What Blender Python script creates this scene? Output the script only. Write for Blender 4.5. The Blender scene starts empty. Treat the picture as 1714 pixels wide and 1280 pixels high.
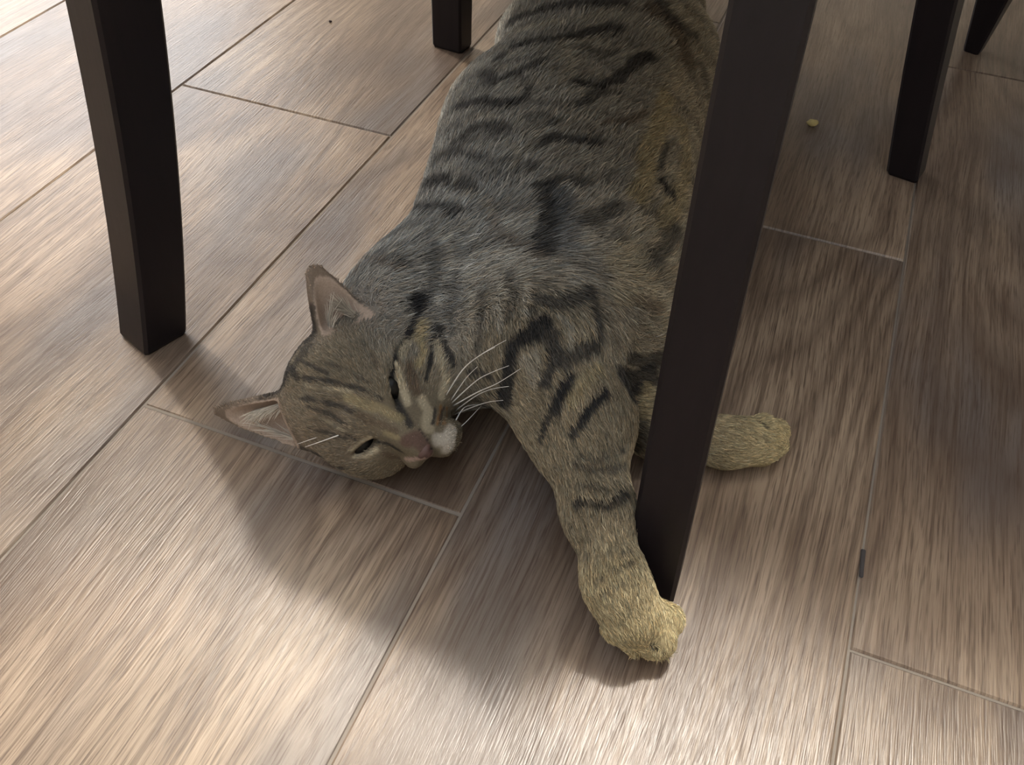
import bpy, bmesh, math, random
import numpy as np
from mathutils import Vector, Matrix

random.seed(7)
RNG = np.random.default_rng(11)
scene = bpy.context.scene
COL = scene.collection

# ------------------------------------------------------------------ camera
CAM_H = 0.46
PITCH, ROLL = math.radians(46.5), math.radians(2.25)
cam_data = bpy.data.cameras.new('camera')
cam_data.sensor_fit = 'HORIZONTAL'
cam_data.sensor_width = 36.0
cam_data.lens = 1500.0 / 1714.0 * 36.0
cam_data.clip_start = 0.01
camera = bpy.data.objects.new('camera', cam_data)
COL.objects.link(camera)
_f = Vector((0, math.cos(PITCH), -math.sin(PITCH)))
_r0 = Vector((1, 0, 0))
_u0 = _r0.cross(_f)
_r = _r0 * math.cos(ROLL) + _u0 * math.sin(ROLL)
_u = -_r0 * math.sin(ROLL) + _u0 * math.cos(ROLL)
camera.matrix_world = Matrix(((_r.x, _u.x, -_f.x, 0), (_r.y, _u.y, -_f.y, 0), (_r.z, _u.z, -_f.z, CAM_H), (0, 0, 0, 1)))
scene.camera = camera


# ------------------------------------------------------------------ light and exposure
scene.view_settings.view_transform = 'Standard'
scene.view_settings.look = 'None'
scene.view_settings.exposure = 0.1
scene.view_settings.gamma = 1.0
scene.view_settings.use_curve_mapping = False
world = bpy.data.worlds.new('room_air')
scene.world = world
world.use_nodes = True
wb = world.node_tree.nodes['Background']
wb.inputs[0].default_value = (0.80, 0.86, 1.0, 1)
wb.inputs[1].default_value = 0.16


def lamp(name, kind, loc, energy, color, **kw):
    d = bpy.data.lights.new(name, kind)
    d.energy = energy
    d.color = color
    for k, v in kw.items():
        setattr(d, k, v)
    o = bpy.data.objects.new(name, d)
    o.location = loc
    COL.objects.link(o)
    return o


def aim(o, target):
    o.rotation_euler = (Vector(target) - o.location).to_track_quat('-Z', 'Y').to_euler()


KEY = (-0.70, 1.46, 2.36)
lamp('ceiling_bulb', 'POINT', KEY, 98, (1.0, 0.90, 0.77), shadow_soft_size=0.035)
lamp('pendant_bulb', 'POINT', (0.57, 1.02, 2.36), 160, (1.0, 0.93, 0.82), shadow_soft_size=0.09)
win = lamp('window_daylight', 'AREA', (-1.9, 3.4, 1.15), 40, (0.95, 0.97, 1.0), shape='RECTANGLE', size=1.6, size_y=1.6)
aim(win, (-0.3, 0.9, 0.3))
fill = lamp('ceiling_bounce_fill', 'AREA', (-0.5, -0.9, 2.5), 21, (0.72, 0.84, 1.0), shape='SQUARE', size=2.2)  # added soft fill, standing in for bounce off the ceiling


# ------------------------------------------------------------------ helpers
def link(name, mesh, mat=None, parent=None, smooth=False):
    o = bpy.data.objects.new(name, mesh)
    COL.objects.link(o)
    if mat:
        mesh.materials.append(mat)
    if parent:
        o.parent = parent
    if smooth:
        mesh.polygons.foreach_set('use_smooth', [True] * len(mesh.polygons))
    return o


def from_bm(name, bm, mat, parent=None, smooth=False):
    bmesh.ops.recalc_face_normals(bm, faces=bm.faces)
    me = bpy.data.meshes.new(name)
    bm.to_mesh(me)
    bm.free()
    return link(name, me, mat, parent, smooth)


def thing(name, label, cat, loc=(0, 0, 0), rotz=0.0, group=None):
    o = bpy.data.objects.new(name, None)
    o.empty_display_size = 0.05
    o.location = loc
    o.rotation_euler = (0, 0, rotz)
    COL.objects.link(o)
    o['label'] = label
    o['category'] = cat
    if group:
        o['group'] = group
    return o


def loft(bm, rings, cap=True):
    """rings: list of lists of points, all the same length"""
    vs = [[bm.verts.new(p) for p in r] for r in rings]
    n = len(rings[0])
    for a, b in zip(vs, vs[1:]):
        for i in range(n):
            bm.faces.new((a[i], a[(i + 1) % n], b[(i + 1) % n], b[i]))
    if cap:
        bm.faces.new(list(reversed(vs[0])))
        bm.faces.new(vs[-1])
    return vs


def bevel(bm, w, seg=2, edges=None):
    bmesh.ops.bevel(bm, geom=list(edges or bm.edges), offset=w, segments=seg, affect='EDGES', profile=0.5)


def box_bm(x0, x1, y0, y1, z0, z1, bw=0.0, seg=2):
    bm = bmesh.new()
    loft(bm, [[(x0, y0, z0), (x1, y0, z0), (x1, y1, z0), (x0, y1, z0)], [(x0, y0, z1), (x1, y0, z1), (x1, y1, z1), (x0, y1, z1)]])
    bmesh.ops.recalc_face_normals(bm, faces=bm.faces)
    if bw:
        bevel(bm, bw, seg)
    return bm


class NT:
    def __init__(self, name):
        self.m = bpy.data.materials.new(name)
        self.m.use_nodes = True
        self.t = self.m.node_tree
        self.b = self.t.nodes['Principled BSDF']

    def n(self, typ, **kw):
        nd = self.t.nodes.new(typ)
        for k, v in kw.items():
            if k.startswith('i_'):
                key = k[2:]
                nd.inputs[int(key) if key.isdigit() else key].default_value = v
            else:
                setattr(nd, k, v)
        return nd

    def l(self, a, b):
        self.t.links.new(a, b)

    def math(self, op, a, b=None, clamp=False):
        nd = self.t.nodes.new('ShaderNodeMath')
        nd.operation = op
        nd.use_clamp = clamp
        for i, s in enumerate((a, b)):
            if s is None:
                continue
            if isinstance(s, (int, float)):
                nd.inputs[i].default_value = s
            else:
                self.l(s, nd.inputs[i])
        return nd.outputs[0]

    def mix(self, fac, a, b, blend='MIX'):
        nd = self.t.nodes.new('ShaderNodeMix')
        nd.data_type = 'RGBA'
        nd.blend_type = blend
        for s, k in ((fac, 0), (a, 6), (b, 7)):
            if isinstance(s, (int, float)):
                nd.inputs[k].default_value = s
            elif isinstance(s, tuple):
                nd.inputs[k].default_value = s + (1,) if len(s) == 3 else s
            else:
                self.l(s, nd.inputs[k])
        return nd.outputs[2]

    def noise(self, vec, scale, detail=2, rough=0.5, dist=0.0):
        nd = self.n('ShaderNodeTexNoise')
        nd.inputs['Scale'].default_value = scale
        nd.inputs['Detail'].default_value = detail
        nd.inputs['Roughness'].default_value = rough
        nd.inputs['Distortion'].default_value = dist
        self.l(vec, nd.inputs['Vector'])
        return nd.outputs[0]

    def ramp(self, fac, stops):
        nd = self.n('ShaderNodeValToRGB')
        r = nd.color_ramp
        while len(r.elements) < len(stops):
            r.elements.new(0.5)
        for e, (p, c) in zip(r.elements, stops):
            e.position = p
            e.color = c + (1,) if len(c) == 3 else c
        self.l(fac, nd.inputs[0])
        return nd.outputs[0]

    def mapping(self, vec, scale, loc=(0, 0, 0)):
        nd = self.n('ShaderNodeMapping')
        nd.inputs['Scale'].default_value = scale
        nd.inputs['Location'].default_value = loc
        self.l(vec, nd.inputs['Vector'])
        return nd.outputs[0]


def plain(name, color, rough=0.6, spec=0.5):
    k = NT(name)
    tc = k.n('ShaderNodeTexCoord').outputs['Object']
    f = k.noise(tc, 30, 3)
    c = k.mix(f, tuple(x * 0.85 for x in color), tuple(min(1, x * 1.12) for x in color))
    k.l(c, k.b.inputs['Base Color'])
    k.b.inputs['Roughness'].default_value = rough
    k.b.inputs['Specular IOR Level'].default_value = spec
    return k.m


def tile_material():
    k = NT('wood_look_tile')
    oc = k.n('ShaderNodeTexCoord').outputs['Object']
    rnd = k.n('ShaderNodeObjectInfo').outputs['Random']
    off = k.n('ShaderNodeCombineXYZ')
    k.l(k.math('MULTIPLY', rnd, 53.0), off.inputs[0])
    k.l(k.math('MULTIPLY', rnd, 31.0), off.inputs[1])
    k.l(k.math('MULTIPLY', rnd, 17.0), off.inputs[2])
    add = k.n('ShaderNodeVectorMath', operation='ADD')
    k.l(oc, add.inputs[0])
    k.l(off.outputs[0], add.inputs[1])
    p = add.outputs[0]
    # slow wander so that the grain lines bend
    wan = k.noise(k.mapping(p, (5, 1.6, 1)), 1.0, 2)
    wv = k.n('ShaderNodeCombineXYZ')
    k.l(k.math('MULTIPLY', k.math('SUBTRACT', wan, 0.5), 0.055), wv.inputs[0])
    add2 = k.n('ShaderNodeVectorMath', operation='ADD')
    k.l(p, add2.inputs[0])
    k.l(wv.outputs[0], add2.inputs[1])
    q = add2.outputs[0]
    # cathedral figure: level lines of a stretched noise
    fig = k.noise(k.mapping(q, (7.5, 1.15, 1)), 1.0, 1, 0.4)
    lines = k.math('PINGPONG', k.math('MULTIPLY', fig, 44.0), 1.0)
    lines = k.math('POWER', lines, 1.6)
    streak = k.noise(k.mapping(q, (560, 13, 1)), 1.0, 3, 0.62)
    pore = k.noise(k.mapping(q, (1200, 50, 1)), 1.0, 1, 0.5)
    blot = k.noise(k.mapping(p, (7, 3.2, 1)), 1.0, 3, 0.55)
    blot2 = k.noise(k.mapping(p, (13, 4.5, 1), (3.3, 7.1, 0)), 1.0, 2, 0.5)
    tone = k.ramp(blot, [(0.32, (0.128, 0.102, 0.086)), (0.50, (0.250, 0.196, 0.152)), (0.70, (0.395, 0.318, 0.248))])
    grey = k.ramp(blot2, [(0.47, (0, 0, 0)), (0.66, (1, 1, 1))])
    tone = k.mix(k.math('MULTIPLY', grey, 0.7), tone, (0.135, 0.132, 0.138))
    sf = k.ramp(streak, [(0.36, (1, 1, 1)), (0.56, (0, 0, 0))])
    c = k.mix(k.math('MULTIPLY', sf, 0.62), tone, (0.085, 0.057, 0.043))
    c = k.mix(k.math('MULTIPLY', lines, 0.48), c, (0.080, 0.056, 0.045))
    pf = k.ramp(pore, [(0.30, (1, 1, 1)), (0.46, (0, 0, 0))])
    c = k.mix(k.math('MULTIPLY', pf, 0.6), c, (0.070, 0.048, 0.038))
    hs = k.n('ShaderNodeHueSaturation')
    k.l(c, hs.inputs['Color'])
    hs.inputs['Saturation'].default_value = 1.12
    k.l(k.math('ADD', k.math('MULTIPLY', rnd, 0.22), 0.92), hs.inputs['Value'])
    k.l(hs.outputs[0], k.b.inputs['Base Color'])
    rr = k.math('ADD', k.math('MULTIPLY', streak, 0.16), 0.23)
    k.l(rr, k.b.inputs['Roughness'])
    k.b.inputs['Specular IOR Level'].default_value = 0.5
    bump = k.n('ShaderNodeBump')
    bump.inputs['Strength'].default_value = 0.35
    bump.inputs['Distance'].default_value = 0.0012
    hgt = k.math('ADD', k.math('MULTIPLY', streak, 0.6), k.math('MULTIPLY', pore, 0.5))
    k.l(hgt, bump.inputs['Height'])
    k.l(bump.outputs[0], k.b.inputs['Normal'])
    return k.m


def dark_wood_material():
    k = NT('espresso_wood')
    oc = k.n('ShaderNodeTexCoord').outputs['Object']
    g = k.noise(k.mapping(oc, (160, 160, 9)), 1.0, 3, 0.6)
    c = k.mix(g, (0.0055, 0.0042, 0.0065), (0.013, 0.0098, 0.0135))
    k.l(c, k.b.inputs['Base Color'])
    k.b.inputs['Roughness'].default_value = 0.40
    k.b.inputs['Specular IOR Level'].default_value = 0.32
    bump = k.n('ShaderNodeBump')
    bump.inputs['Strength'].default_value = 0.08
    bump.inputs['Distance'].default_value = 0.001
    k.l(g, bump.inputs['Height'])
    k.l(bump.outputs[0], k.b.inputs['Normal'])
    return k.m


M_TILE = tile_material()
M_DARK = dark_wood_material()
M_GROUT = plain('pale_grout', (0.26, 0.23, 0.20), 0.85, 0.2)
M_WALL = plain('painted_wall', (0.62, 0.58, 0.52), 0.8, 0.3)
M_CEIL = plain('white_ceiling', (0.75, 0.74, 0.72), 0.9, 0.2)
M_SEAT = plain('brown_seat_cushion', (0.05, 0.035, 0.03), 0.6, 0.3)
M_WHITE = plain('white_enamel', (0.8, 0.8, 0.78), 0.4, 0.5)

# ------------------------------------------------------------------ setting
floor = from_bm('floor', box_bm(-3.0, 3.2, -2.6, 4.0, -0.12, -0.0014), M_GROUT)
floor['kind'] = 'structure'
TILE_ANGLE = math.radians(70.127 - 90)
TW, TL, GAP = 0.2364, 0.7454, 0.0013
tile_mesh = None
tu = np.array([math.cos(math.radians(70.127)), math.sin(math.radians(70.127))])
tv = np.array([tu[1], -tu[0]])
count = 0
for row in range(-4, 6):
    v0 = -0.3726 + TW * row
    u0 = 0.2935 if row % 2 == 0 else 0.6662
    for j in range(-3, 4):
        uc = u0 + TL * (j + 0.5)
        vc = v0 + TW / 2
        c = tu * uc + tv * vc
        if not (-1.75 < uc < 2.3):
            continue
        if tile_mesh is None:
            bm = box_bm(-TW / 2 + GAP / 2, TW / 2 - GAP / 2, -TL / 2 + GAP / 2, TL / 2 - GAP / 2, -0.006, 0, 0)
            bevel(bm, 0.0012, 1, [e for e in bm.edges if all(abs(v.co.z) < 1e-6 for v in e.verts)])
            t = from_bm('tile', bm, M_TILE, floor)
            tile_mesh = t.data
        else:
            t = bpy.data.objects.new('tile', tile_mesh)
            COL.objects.link(t)
            t.parent = floor
        t.location = (c[0], c[1], random.uniform(-0.0002, 0.0) - (0.0007 if row == 0 else 0.0))
        t.rotation_euler = (random.uniform(-1, 1) * 0.0006, random.uniform(-1, 1) * 0.0015, TILE_ANGLE)


# a dark chip along one joint, two specks on the tiles
chip = from_bm('joint_chip', box_bm(-0.0014, 0.0014, -0.0105, 0.0105, -0.0009, 0.00025, 0.0006, 1), plain('dark_chip', (0.055, 0.052, 0.055), 0.8, 0.2), floor)
chip.location = (0.2150, 0.2984, 0)
chip.rotation_euler = (0, 0, TILE_ANGLE + 0.05)


def crumb(name, label, loc, r, mat, seed):
    rr = random.Random(seed)
    bm = bmesh.new()
    bmesh.ops.create_icosphere(bm, subdivisions=2, radius=r)
    for v in bm.verts:
        v.co *= rr.uniform(0.78, 1.15)
        v.co.z *= 0.7
        v.co.x *= 1.25
    o = from_bm(name, bm, mat, None, True)
    o.location = (loc[0], loc[1], r * 0.62)
    o['label'] = label
    o['category'] = 'crumb'


crumb('crumb', 'small yellowish crumb on the dark floor right of the chair leg', (0.2862, 0.8030), 0.0045, plain('yellow_crumb', (0.55, 0.47, 0.22), 0.7, 0.3), 3)
crumb('crumb', 'tiny dark speck on the pale floor beyond the left chair leg', (-0.2210, 0.9861), 0.0016, plain('dark_crumb', (0.03, 0.02, 0.02), 0.7, 0.3), 5)


def wall(name, *b):
    o = from_bm(name, box_bm(*b), M_WALL)
    o['kind'] = 'structure'
    return o


wall('wall_left', -3.1, -3.0, -2.6, 4.0, -0.12, 2.6)
wall('wall_right', 3.2, 3.3, -2.6, 4.0, -0.12, 2.6)
wall('wall_back', -3.1, 3.3, 4.0, 4.1, -0.12, 2.6)
wall('wall_front', -3.1, 3.3, -2.7, -2.6, -0.12, 2.6)
ceil = from_bm('ceiling', box_bm(-3.1, 3.3, -2.7, 4.1, 2.6, 2.7), M_CEIL)
ceil['kind'] = 'structure'

# ------------------------------------------------------------------ chairs


def leg_bm(base, yaw, size0, size1, lin, quad, top=0.40, taper=0.36):
    """a sabre leg: rectangular section swept along a bent axis, worn edges"""
    bm = bmesh.new()
    E1 = np.array([math.cos(yaw), math.sin(yaw)])
    E2 = np.array([-E1[1], E1[0]])
    rings = []
    for z in [0.0, 0.003] + list(np.linspace(0.02, top, 16)):
        k = z / 0.36
        kk = min(z / taper, 1.0)
        w = (size0[0] + (size1[0] - size0[0]) * kk) / 2
        d = (size0[1] + (size1[1] - size0[1]) * kk) / 2
        if z == 0.0:
            w -= 0.0012
            d -= 0.0012
        c = np.array(base) + np.array(lin) * k + np.array(quad) * k * k
        q = 0.0022
        oct8 = [(-w, -d + q), (-w + q, -d), (w - q, -d), (w, -d + q), (w, d - q), (w - q, d), (-w + q, d), (-w, d - q)]
        rings.append([(*(c + E1 * a + E2 * b), z) for a, b in oct8])
    loft(bm, rings)
    return bm


LEGS = {
    'll': ((-0.2645, 0.4712), -0.6998, (0.0353, 0.0350), (0.0328, 0.0436), (0.0667, 0.0427), (-0.0197, -0.0232)),
    'rl': ((0.0868, 0.2804), -0.3189, (0.0300, 0.0260), (0.0307, 0.0330), (0.0, 0.0523), (0.0084, 0.0181)),
    'br': ((0.3575, 0.7245), -0.5747, (0.0290, 0.0270), (0.0350, 0.0360), (-0.0605, 0.0204), (0.0130, -0.0079)),
    'ml': ((-0.0801, 0.9399), -0.4789, (0.0369, 0.0245), (0.0370, 0.0370), (0.0058, 0.0004), (0.0012, 0.0)),
}


def leg_top(k, z):
    b, yaw, s0, s1, lin, quad = LEGS[k]
    t = z / 0.36
    return np.array(b) + np.array(lin) * t + np.array(quad) * t * t


def slab(bm_pts, z0, z1, bw):
    bm = bmesh.new()
    loft(bm, [[(x, y, z0) for x, y in bm_pts], [(x, y, z1) for x, y in bm_pts]])
    bmesh.ops.recalc_face_normals(bm, faces=bm.faces)
    bevel(bm, bw, 3)
    return bm


def bar_bm(a, b, w, h, z0, bw=0.003):
    a, b = np.array(a), np.array(b)
    d = (b - a) / np.linalg.norm(b - a)
    n = np.array([-d[1], d[0]]) * w / 2
    pts = [a - n, b - n, b + n, a + n]
    return slab([tuple(p) for p in pts], z0, z0 + h, bw)


chair = thing('dining_chair', 'dark brown wooden chair whose legs stand around the lying tabby cat', 'chair', (0.04, 0.61, 0))
inv = Matrix.Translation((-0.04, -0.61, 0))


def part(name, bm, mat, par, mtx=inv, smooth=False):
    bmesh.ops.transform(bm, matrix=mtx, verts=bm.verts)
    return from_bm(name, bm, mat, par, smooth)


for k in ('ll', 'rl', 'br', 'ml'):
    part('leg', leg_bm(*LEGS[k]), M_DARK, chair)
T = {k: leg_top(k, 0.40) for k in LEGS}
for a, b in (('ll', 'rl'), ('rl', 'br'), ('br', 'ml'), ('ml', 'll')):
    d = (T[b] - T[a]) / np.linalg.norm(T[b] - T[a])
    part('apron', bar_bm(T[a] + d * 0.019, T[b] - d * 0.019, 0.022, 0.055, 0.345), M_DARK, chair)
cen = sum(T.values()) / 4
seat_pts = []
for k in ('ll', 'rl', 'br', 'ml'):
    d = T[k] - cen
    seat_pts.append(tuple(T[k] + d / np.linalg.norm(d) * (0.016 if k in ('ll', 'rl') else 0.035)))
part('seat', slab(seat_pts, 0.40, 0.425, 0.006), M_DARK, chair)
cush = [tuple(cen + (np.array(p) - cen) * 0.97) for p in seat_pts]
part('cushion', slab(cush, 0.4252, 0.462, 0.012), M_SEAT, chair)
# the back rises on the near side of the seat: two posts and a bowed crest rail, leaning back
side = (T['rl'] - T['ll']) / np.linalg.norm(T['rl'] - T['ll'])
outw = np.array([side[1], -side[0]])
BACKW = np.linalg.norm(T['rl'] - T['ll'])


def lean(z):
    t = (z - 0.462) / 0.468
    return outw * (0.010 + 0.085 * t * t)


def post_bm(f):
    bm = bmesh.new()
    rings = []
    for z in np.linspace(0.426, 0.90, 10):
        c = T['ll'] + side * BACKW * f + lean(max(z, 0.462))
        rings.append([(*(c + side * a_ + outw * b_), z) for a_, b_ in ((-.010, -.010), (.010, -.010), (.010, .010), (-.010, .010))])
    loft(bm, rings)
    bmesh.ops.recalc_face_normals(bm, faces=bm.faces)
    return bm


part('back_post', post_bm(0.30), M_DARK, chair)
part('back_post', post_bm(0.70), M_DARK, chair)
bm = bmesh.new()
rings = []
for f in np.linspace(-0.04, 1.04, 13):
    bow = 0.030 * (1 - (2 * f - 1) ** 2)
    r4 = []
    for z, th in ((0.84, -.011), (0.84, .011), (0.915, .011), (0.915, -.011)):
        c = T['ll'] + side * BACKW * f + lean(z) + outw * (bow - 0.022 + th)
        r4.append((*c, z))
    rings.append(r4)
loft(bm, rings)
part('crest_rail', bm, M_DARK, chair)

# round table, its unseen top sized to shade the floor beyond the chair; one of its feet shows
TC = np.array((0.75, 1.40))
table = thing('round_table', 'dark wooden table, one tapered leg showing beyond the far chair leg', 'table', (TC[0], TC[1], 0))


def lathe(profile, n=40):
    bm = bmesh.new()
    loft(bm, [[(r * math.cos(2 * math.pi * i / n), r * math.sin(2 * math.pi * i / n), z) for i in range(n)] for r, z in profile])
    return bm


from_bm('table_top', lathe([(0.96, 0.712), (1.005, 0.718), (1.012, 0.730), (1.005, 0.742), (0.99, 0.745)], 72), M_DARK, table, True)
from_bm('apron', lathe([(0.56, 0.640), (0.58, 0.640), (0.58, 0.712), (0.56, 0.712)], 48), M_DARK, table)
v0 = np.array((0.5026, 0.9782)) - TC
for q in range(4):
    c, s_ = math.cos(q * math.pi / 2), math.sin(q * math.pi / 2)
    v = np.array((v0[0] * c - v0[1] * s_, v0[0] * s_ + v0[1] * c))
    out = v / np.linalg.norm(v)
    bm = bmesh.new()
    rings = []
    yaw = -0.6731 + q * math.pi / 2
    E1 = np.array((math.cos(yaw), math.sin(yaw)))
    E2 = np.array((-E1[1], E1[0]))
    for z, wd in ((0.0, 0.0165), (0.004, 0.0182), (0.055, 0.0300), (0.10, 0.040), (0.20, 0.046), (0.45, 0.054), (0.70, 0.060)):
        cc = v + np.array((0.010 * c - 0.006 * s_, 0.010 * s_ + 0.006 * c)) * min(z, 0.1) - out * 0.02 * max(0, z - 0.1)
        h_ = wd / 2
        g = 0.0022
        rings.append([(*(cc + E1 * a_ + E2 * b_), z) for a_, b_ in ((-h_, -h_ + g), (-h_ + g, -h_), (h_ - g, -h_), (h_, -h_ + g), (h_, h_ - g), (h_ - g, h_), (-h_ + g, h_), (-h_, h_ - g))])
    loft(bm, rings)
    from_bm('leg', bm, M_DARK, table)

# ------------------------------------------------------------------ the cat
# The body is one implicit surface (smoothly united round cones and ellipsoids), turned into one mesh.
HR = np.array([[0.5206, -0.7926, 0.3173], [0.5976, 0.0728, -0.7985], [0.6098, 0.6054, 0.5115]])          # columns: the cat's left, crown, forward
HT = np.array([-0.0849, 0.3753, 0.0377])
HS = 1.03


def hd(x, y, z):
    return HT + HR @ (np.array((x, y, z)) * HS)


def frame_z(yaw):
    c, s = math.cos(yaw), math.sin(yaw)
    return np.array([[c, -s, 0], [s, c, 0], [0, 0, 1.0]])


BY = math.radians(-9)
PRIMS = []   # (kind, data, k, op, tag)


def E(c, r, R=None, k=0.03, op=1, tag='body'):
    PRIMS.append(('e', (np.array(c, float), np.array(r, float), frame_z(BY) if R is None else R), k, op, tag))


def Cn(a, b, ra, rb, k=0.02, op=1, tag='body'):
    PRIMS.append(('c', (np.array(a, float), np.array(b, float), ra, rb), k, op, tag))


# trunk
E((0.066, 0.835, 0.055), (0.092, 0.085, 0.057), k=0.03)
E((0.112, 0.945, 0.050), (0.072, 0.085, 0.050), k=0.03)
E((0.098, 0.795, 0.066), (0.078, 0.095, 0.054), k=0.04)
E((0.042, 0.690, 0.055), (0.108, 0.130, 0.058), k=0.04)
E((0.026, 0.565, 0.056), (0.098, 0.120, 0.060), k=0.05)
E((0.006, 0.475, 0.052), (0.084, 0.080, 0.052), k=0.05)
E((0.075, 0.500, 0.036), (0.050, 0.095, 0.036), k=0.03)      # loose belly skin
E((-0.060, 0.443, 0.046), (0.057, 0.060, 0.044), k=0.04)
Cn((-0.085, 0.412, 0.046), (-0.03, 0.460, 0.050), 0.037, 0.046, k=0.03)
E((0.020, 0.425, 0.070), (0.046, 0.055, 0.042), k=0.03)
# thigh, shank and hind foot folded behind the chair leg, and the tail
Cn((0.10, 0.80, 0.05), (0.165, 0.742, 0.030), 0.046, 0.030, k=0.03, tag='hind')
Cn((0.165, 0.742, 0.030), (0.196, 0.830, 0.022), 0.024, 0.016, k=0.015, tag='hind')
Cn((0.196, 0.830, 0.020), (0.225, 0.790, 0.018), 0.017, 0.017, k=0.012, tag='hind')
Cn((0.08, 1.00, 0.030), (0.11, 1.09, 0.022), 0.026, 0.019, k=0.03, tag='tail')
Cn((0.11, 1.09, 0.022), (0.10, 1.20, 0.019), 0.019, 0.012, k=0.01, tag='tail')
# upper foreleg
Cn((0.0166, 0.3864, 0.0800), (0.0410, 0.3570, 0.0520), 0.036, 0.031, k=0.03, tag='arm')
Cn((0.0397, 0.3517, 0.0580), (0.0503, 0.2944, 0.0510), 0.0285, 0.0180, k=0.02, tag='arm')
Cn((0.0503, 0.2944, 0.0510), (0.0595, 0.2540, 0.0400), 0.0170, 0.0148, k=0.012, tag='arm')
Cn((0.0595, 0.2540, 0.0400), (0.0694, 0.2425, 0.0265), 0.0155, 0.0175, k=0.012, tag='paw')
for (tp, r) in (((0.0632, 0.2424, 0.0130), 0.0095), ((0.0744, 0.2355, 0.0135), 0.0105), ((0.0841, 0.2352, 0.0135), 0.0105), ((0.0909, 0.2479, 0.0130), 0.0095)):
    Cn((0.0700, 0.2455, 0.0230), tp, 0.012, r, k=0.0045, tag='paw')
Cn((0.0771, 0.2313, 0.0245), (0.0888, 0.2271, 0.0080), 0.0016, 0.0020, k=0.003, op=-1, tag='paw')
Cn((0.0663, 0.2308, 0.0245), (0.0745, 0.2265, 0.0080), 0.0012, 0.0018, k=0.003, op=-1, tag='paw')
# lower foreleg, lying across behind the chair leg
Cn((0.0567, 0.4111, 0.0300), (0.0969, 0.3809, 0.0220), 0.026, 0.019, k=0.02, tag='arm2')
Cn((0.0969, 0.3809, 0.0220), (0.1395, 0.3737, 0.0170), 0.019, 0.0150, k=0.012, tag='arm2')
Cn((0.1395, 0.3737, 0.0170), (0.1614, 0.3772, 0.0165), 0.0150, 0.0165, k=0.01, tag='paw2')
for (tp, r) in (((0.1651, 0.3873, 0.0180), 0.0088), ((0.1738, 0.3871, 0.0140), 0.0095), ((0.1719, 0.3779, 0.0120), 0.0092), ((0.1628, 0.3727, 0.0105), 0.0085)):
    Cn((0.1584, 0.3776, 0.0165), tp, 0.010, r, k=0.003, tag='paw2')


# head, in its own frame
def HE(c, r, k=0.012, op=1):
    E(hd(*c), np.array(r) * HS, HR, k, op, 'head')


def HC(a, b, ra, rb, k=0.01, op=1):
    Cn(hd(*a), hd(*b), ra * HS, rb * HS, k, op, 'head')


HE((0, 0.008, -0.010), (0.043, 0.038, 0.044), k=0.010)
HE((0, 0.031, 0.000), (0.033, 0.026, 0.032), k=0.02)
HE((0.025, -0.012, 0.006), (0.022, 0.025, 0.026), k=0.02)
HE((-0.019, -0.008, 0.006), (0.020, 0.023, 0.025), k=0.02)      # the cheek it lies on, pressed flat
HE((0.005, -0.019, 0.026), (0.018, 0.015, 0.024), k=0.012)
HC((0, 0.010, 0.031), (0, -0.021, 0.050), 0.0105, 0.0068, k=0.010)
for s in (1, -1):
    HE((s * 0.0090, -0.0320 if s > 0 else -0.0235, 0.0405), (0.0112, 0.0095, 0.0125) if s > 0 else (0.0060, 0.0055, 0.0105), k=0.005)
    HC((s * 0.012, 0.014, 0.0285), (s * 0.029, 0.010, 0.018), 0.0075, 0.007, k=0.010)     # brow
    HC((s * 0.014, -0.007, 0.030), (s * 0.027, -0.002, 0.022), 0.0065, 0.006, k=0.008)   # lower lid
HE((0.012, -0.0385, 0.030), (0.0085, 0.0065, 0.0095), k=0.006)                                # chin


def ear(s, tip, base, open_dir, rb, rt, depth):
    """a hollow cone: outer cone minus the same cone moved towards the opening"""
    tip, base, o = np.array(tip), np.array(base), np.array(open_dir, float)
    ax = (tip - base) / np.linalg.norm(tip - base)
    o = o - ax * (o @ ax)
    o /= np.linalg.norm(o)
    PRIMS.append(('ear', (base, tip, o, np.cross(ax, o), rb, rt, depth), 0.006, 1, 'ear'))


ear(1, (-0.1206, 0.4162, 0.1080), hd(0.029, 0.031, -0.004) + np.array((-0.0042, -0.0025, -0.0024)), HR @ np.array((0.35, -0.1, 1.0)), 0.0215, 0.0070, 0.0080)
ear(-1, (-0.1910, 0.3840, 0.0160), hd(-0.031, 0.033, -0.006), HR @ np.array((-0.35, 0.0, 1.0)), 0.021, 0.004, 0.0075)
# eye slits, half shut
EYES = ((0.0183, 0.0066, 0.0365, 0.82), (-0.0188, 0.0020, 0.0350, -0.28))


def tilt(a):
    return HR @ frame_z(a)


for ex, ey, ez, ea in EYES:
    E(hd(ex, ey, ez), np.array((0.0094, 0.0021, 0.0105)) * HS, tilt(ea), 0.0025, -1, 'head')
# the mouth line
HC((0.012, -0.0400, 0.043), (-0.012, -0.0400, 0.043), 0.0014, 0.0014, k=0.002, op=-1)
HC((0.0, -0.039, 0.053), (0.0, -0.028, 0.056), 0.0012, 0.0010, k=0.002, op=-1)


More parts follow.
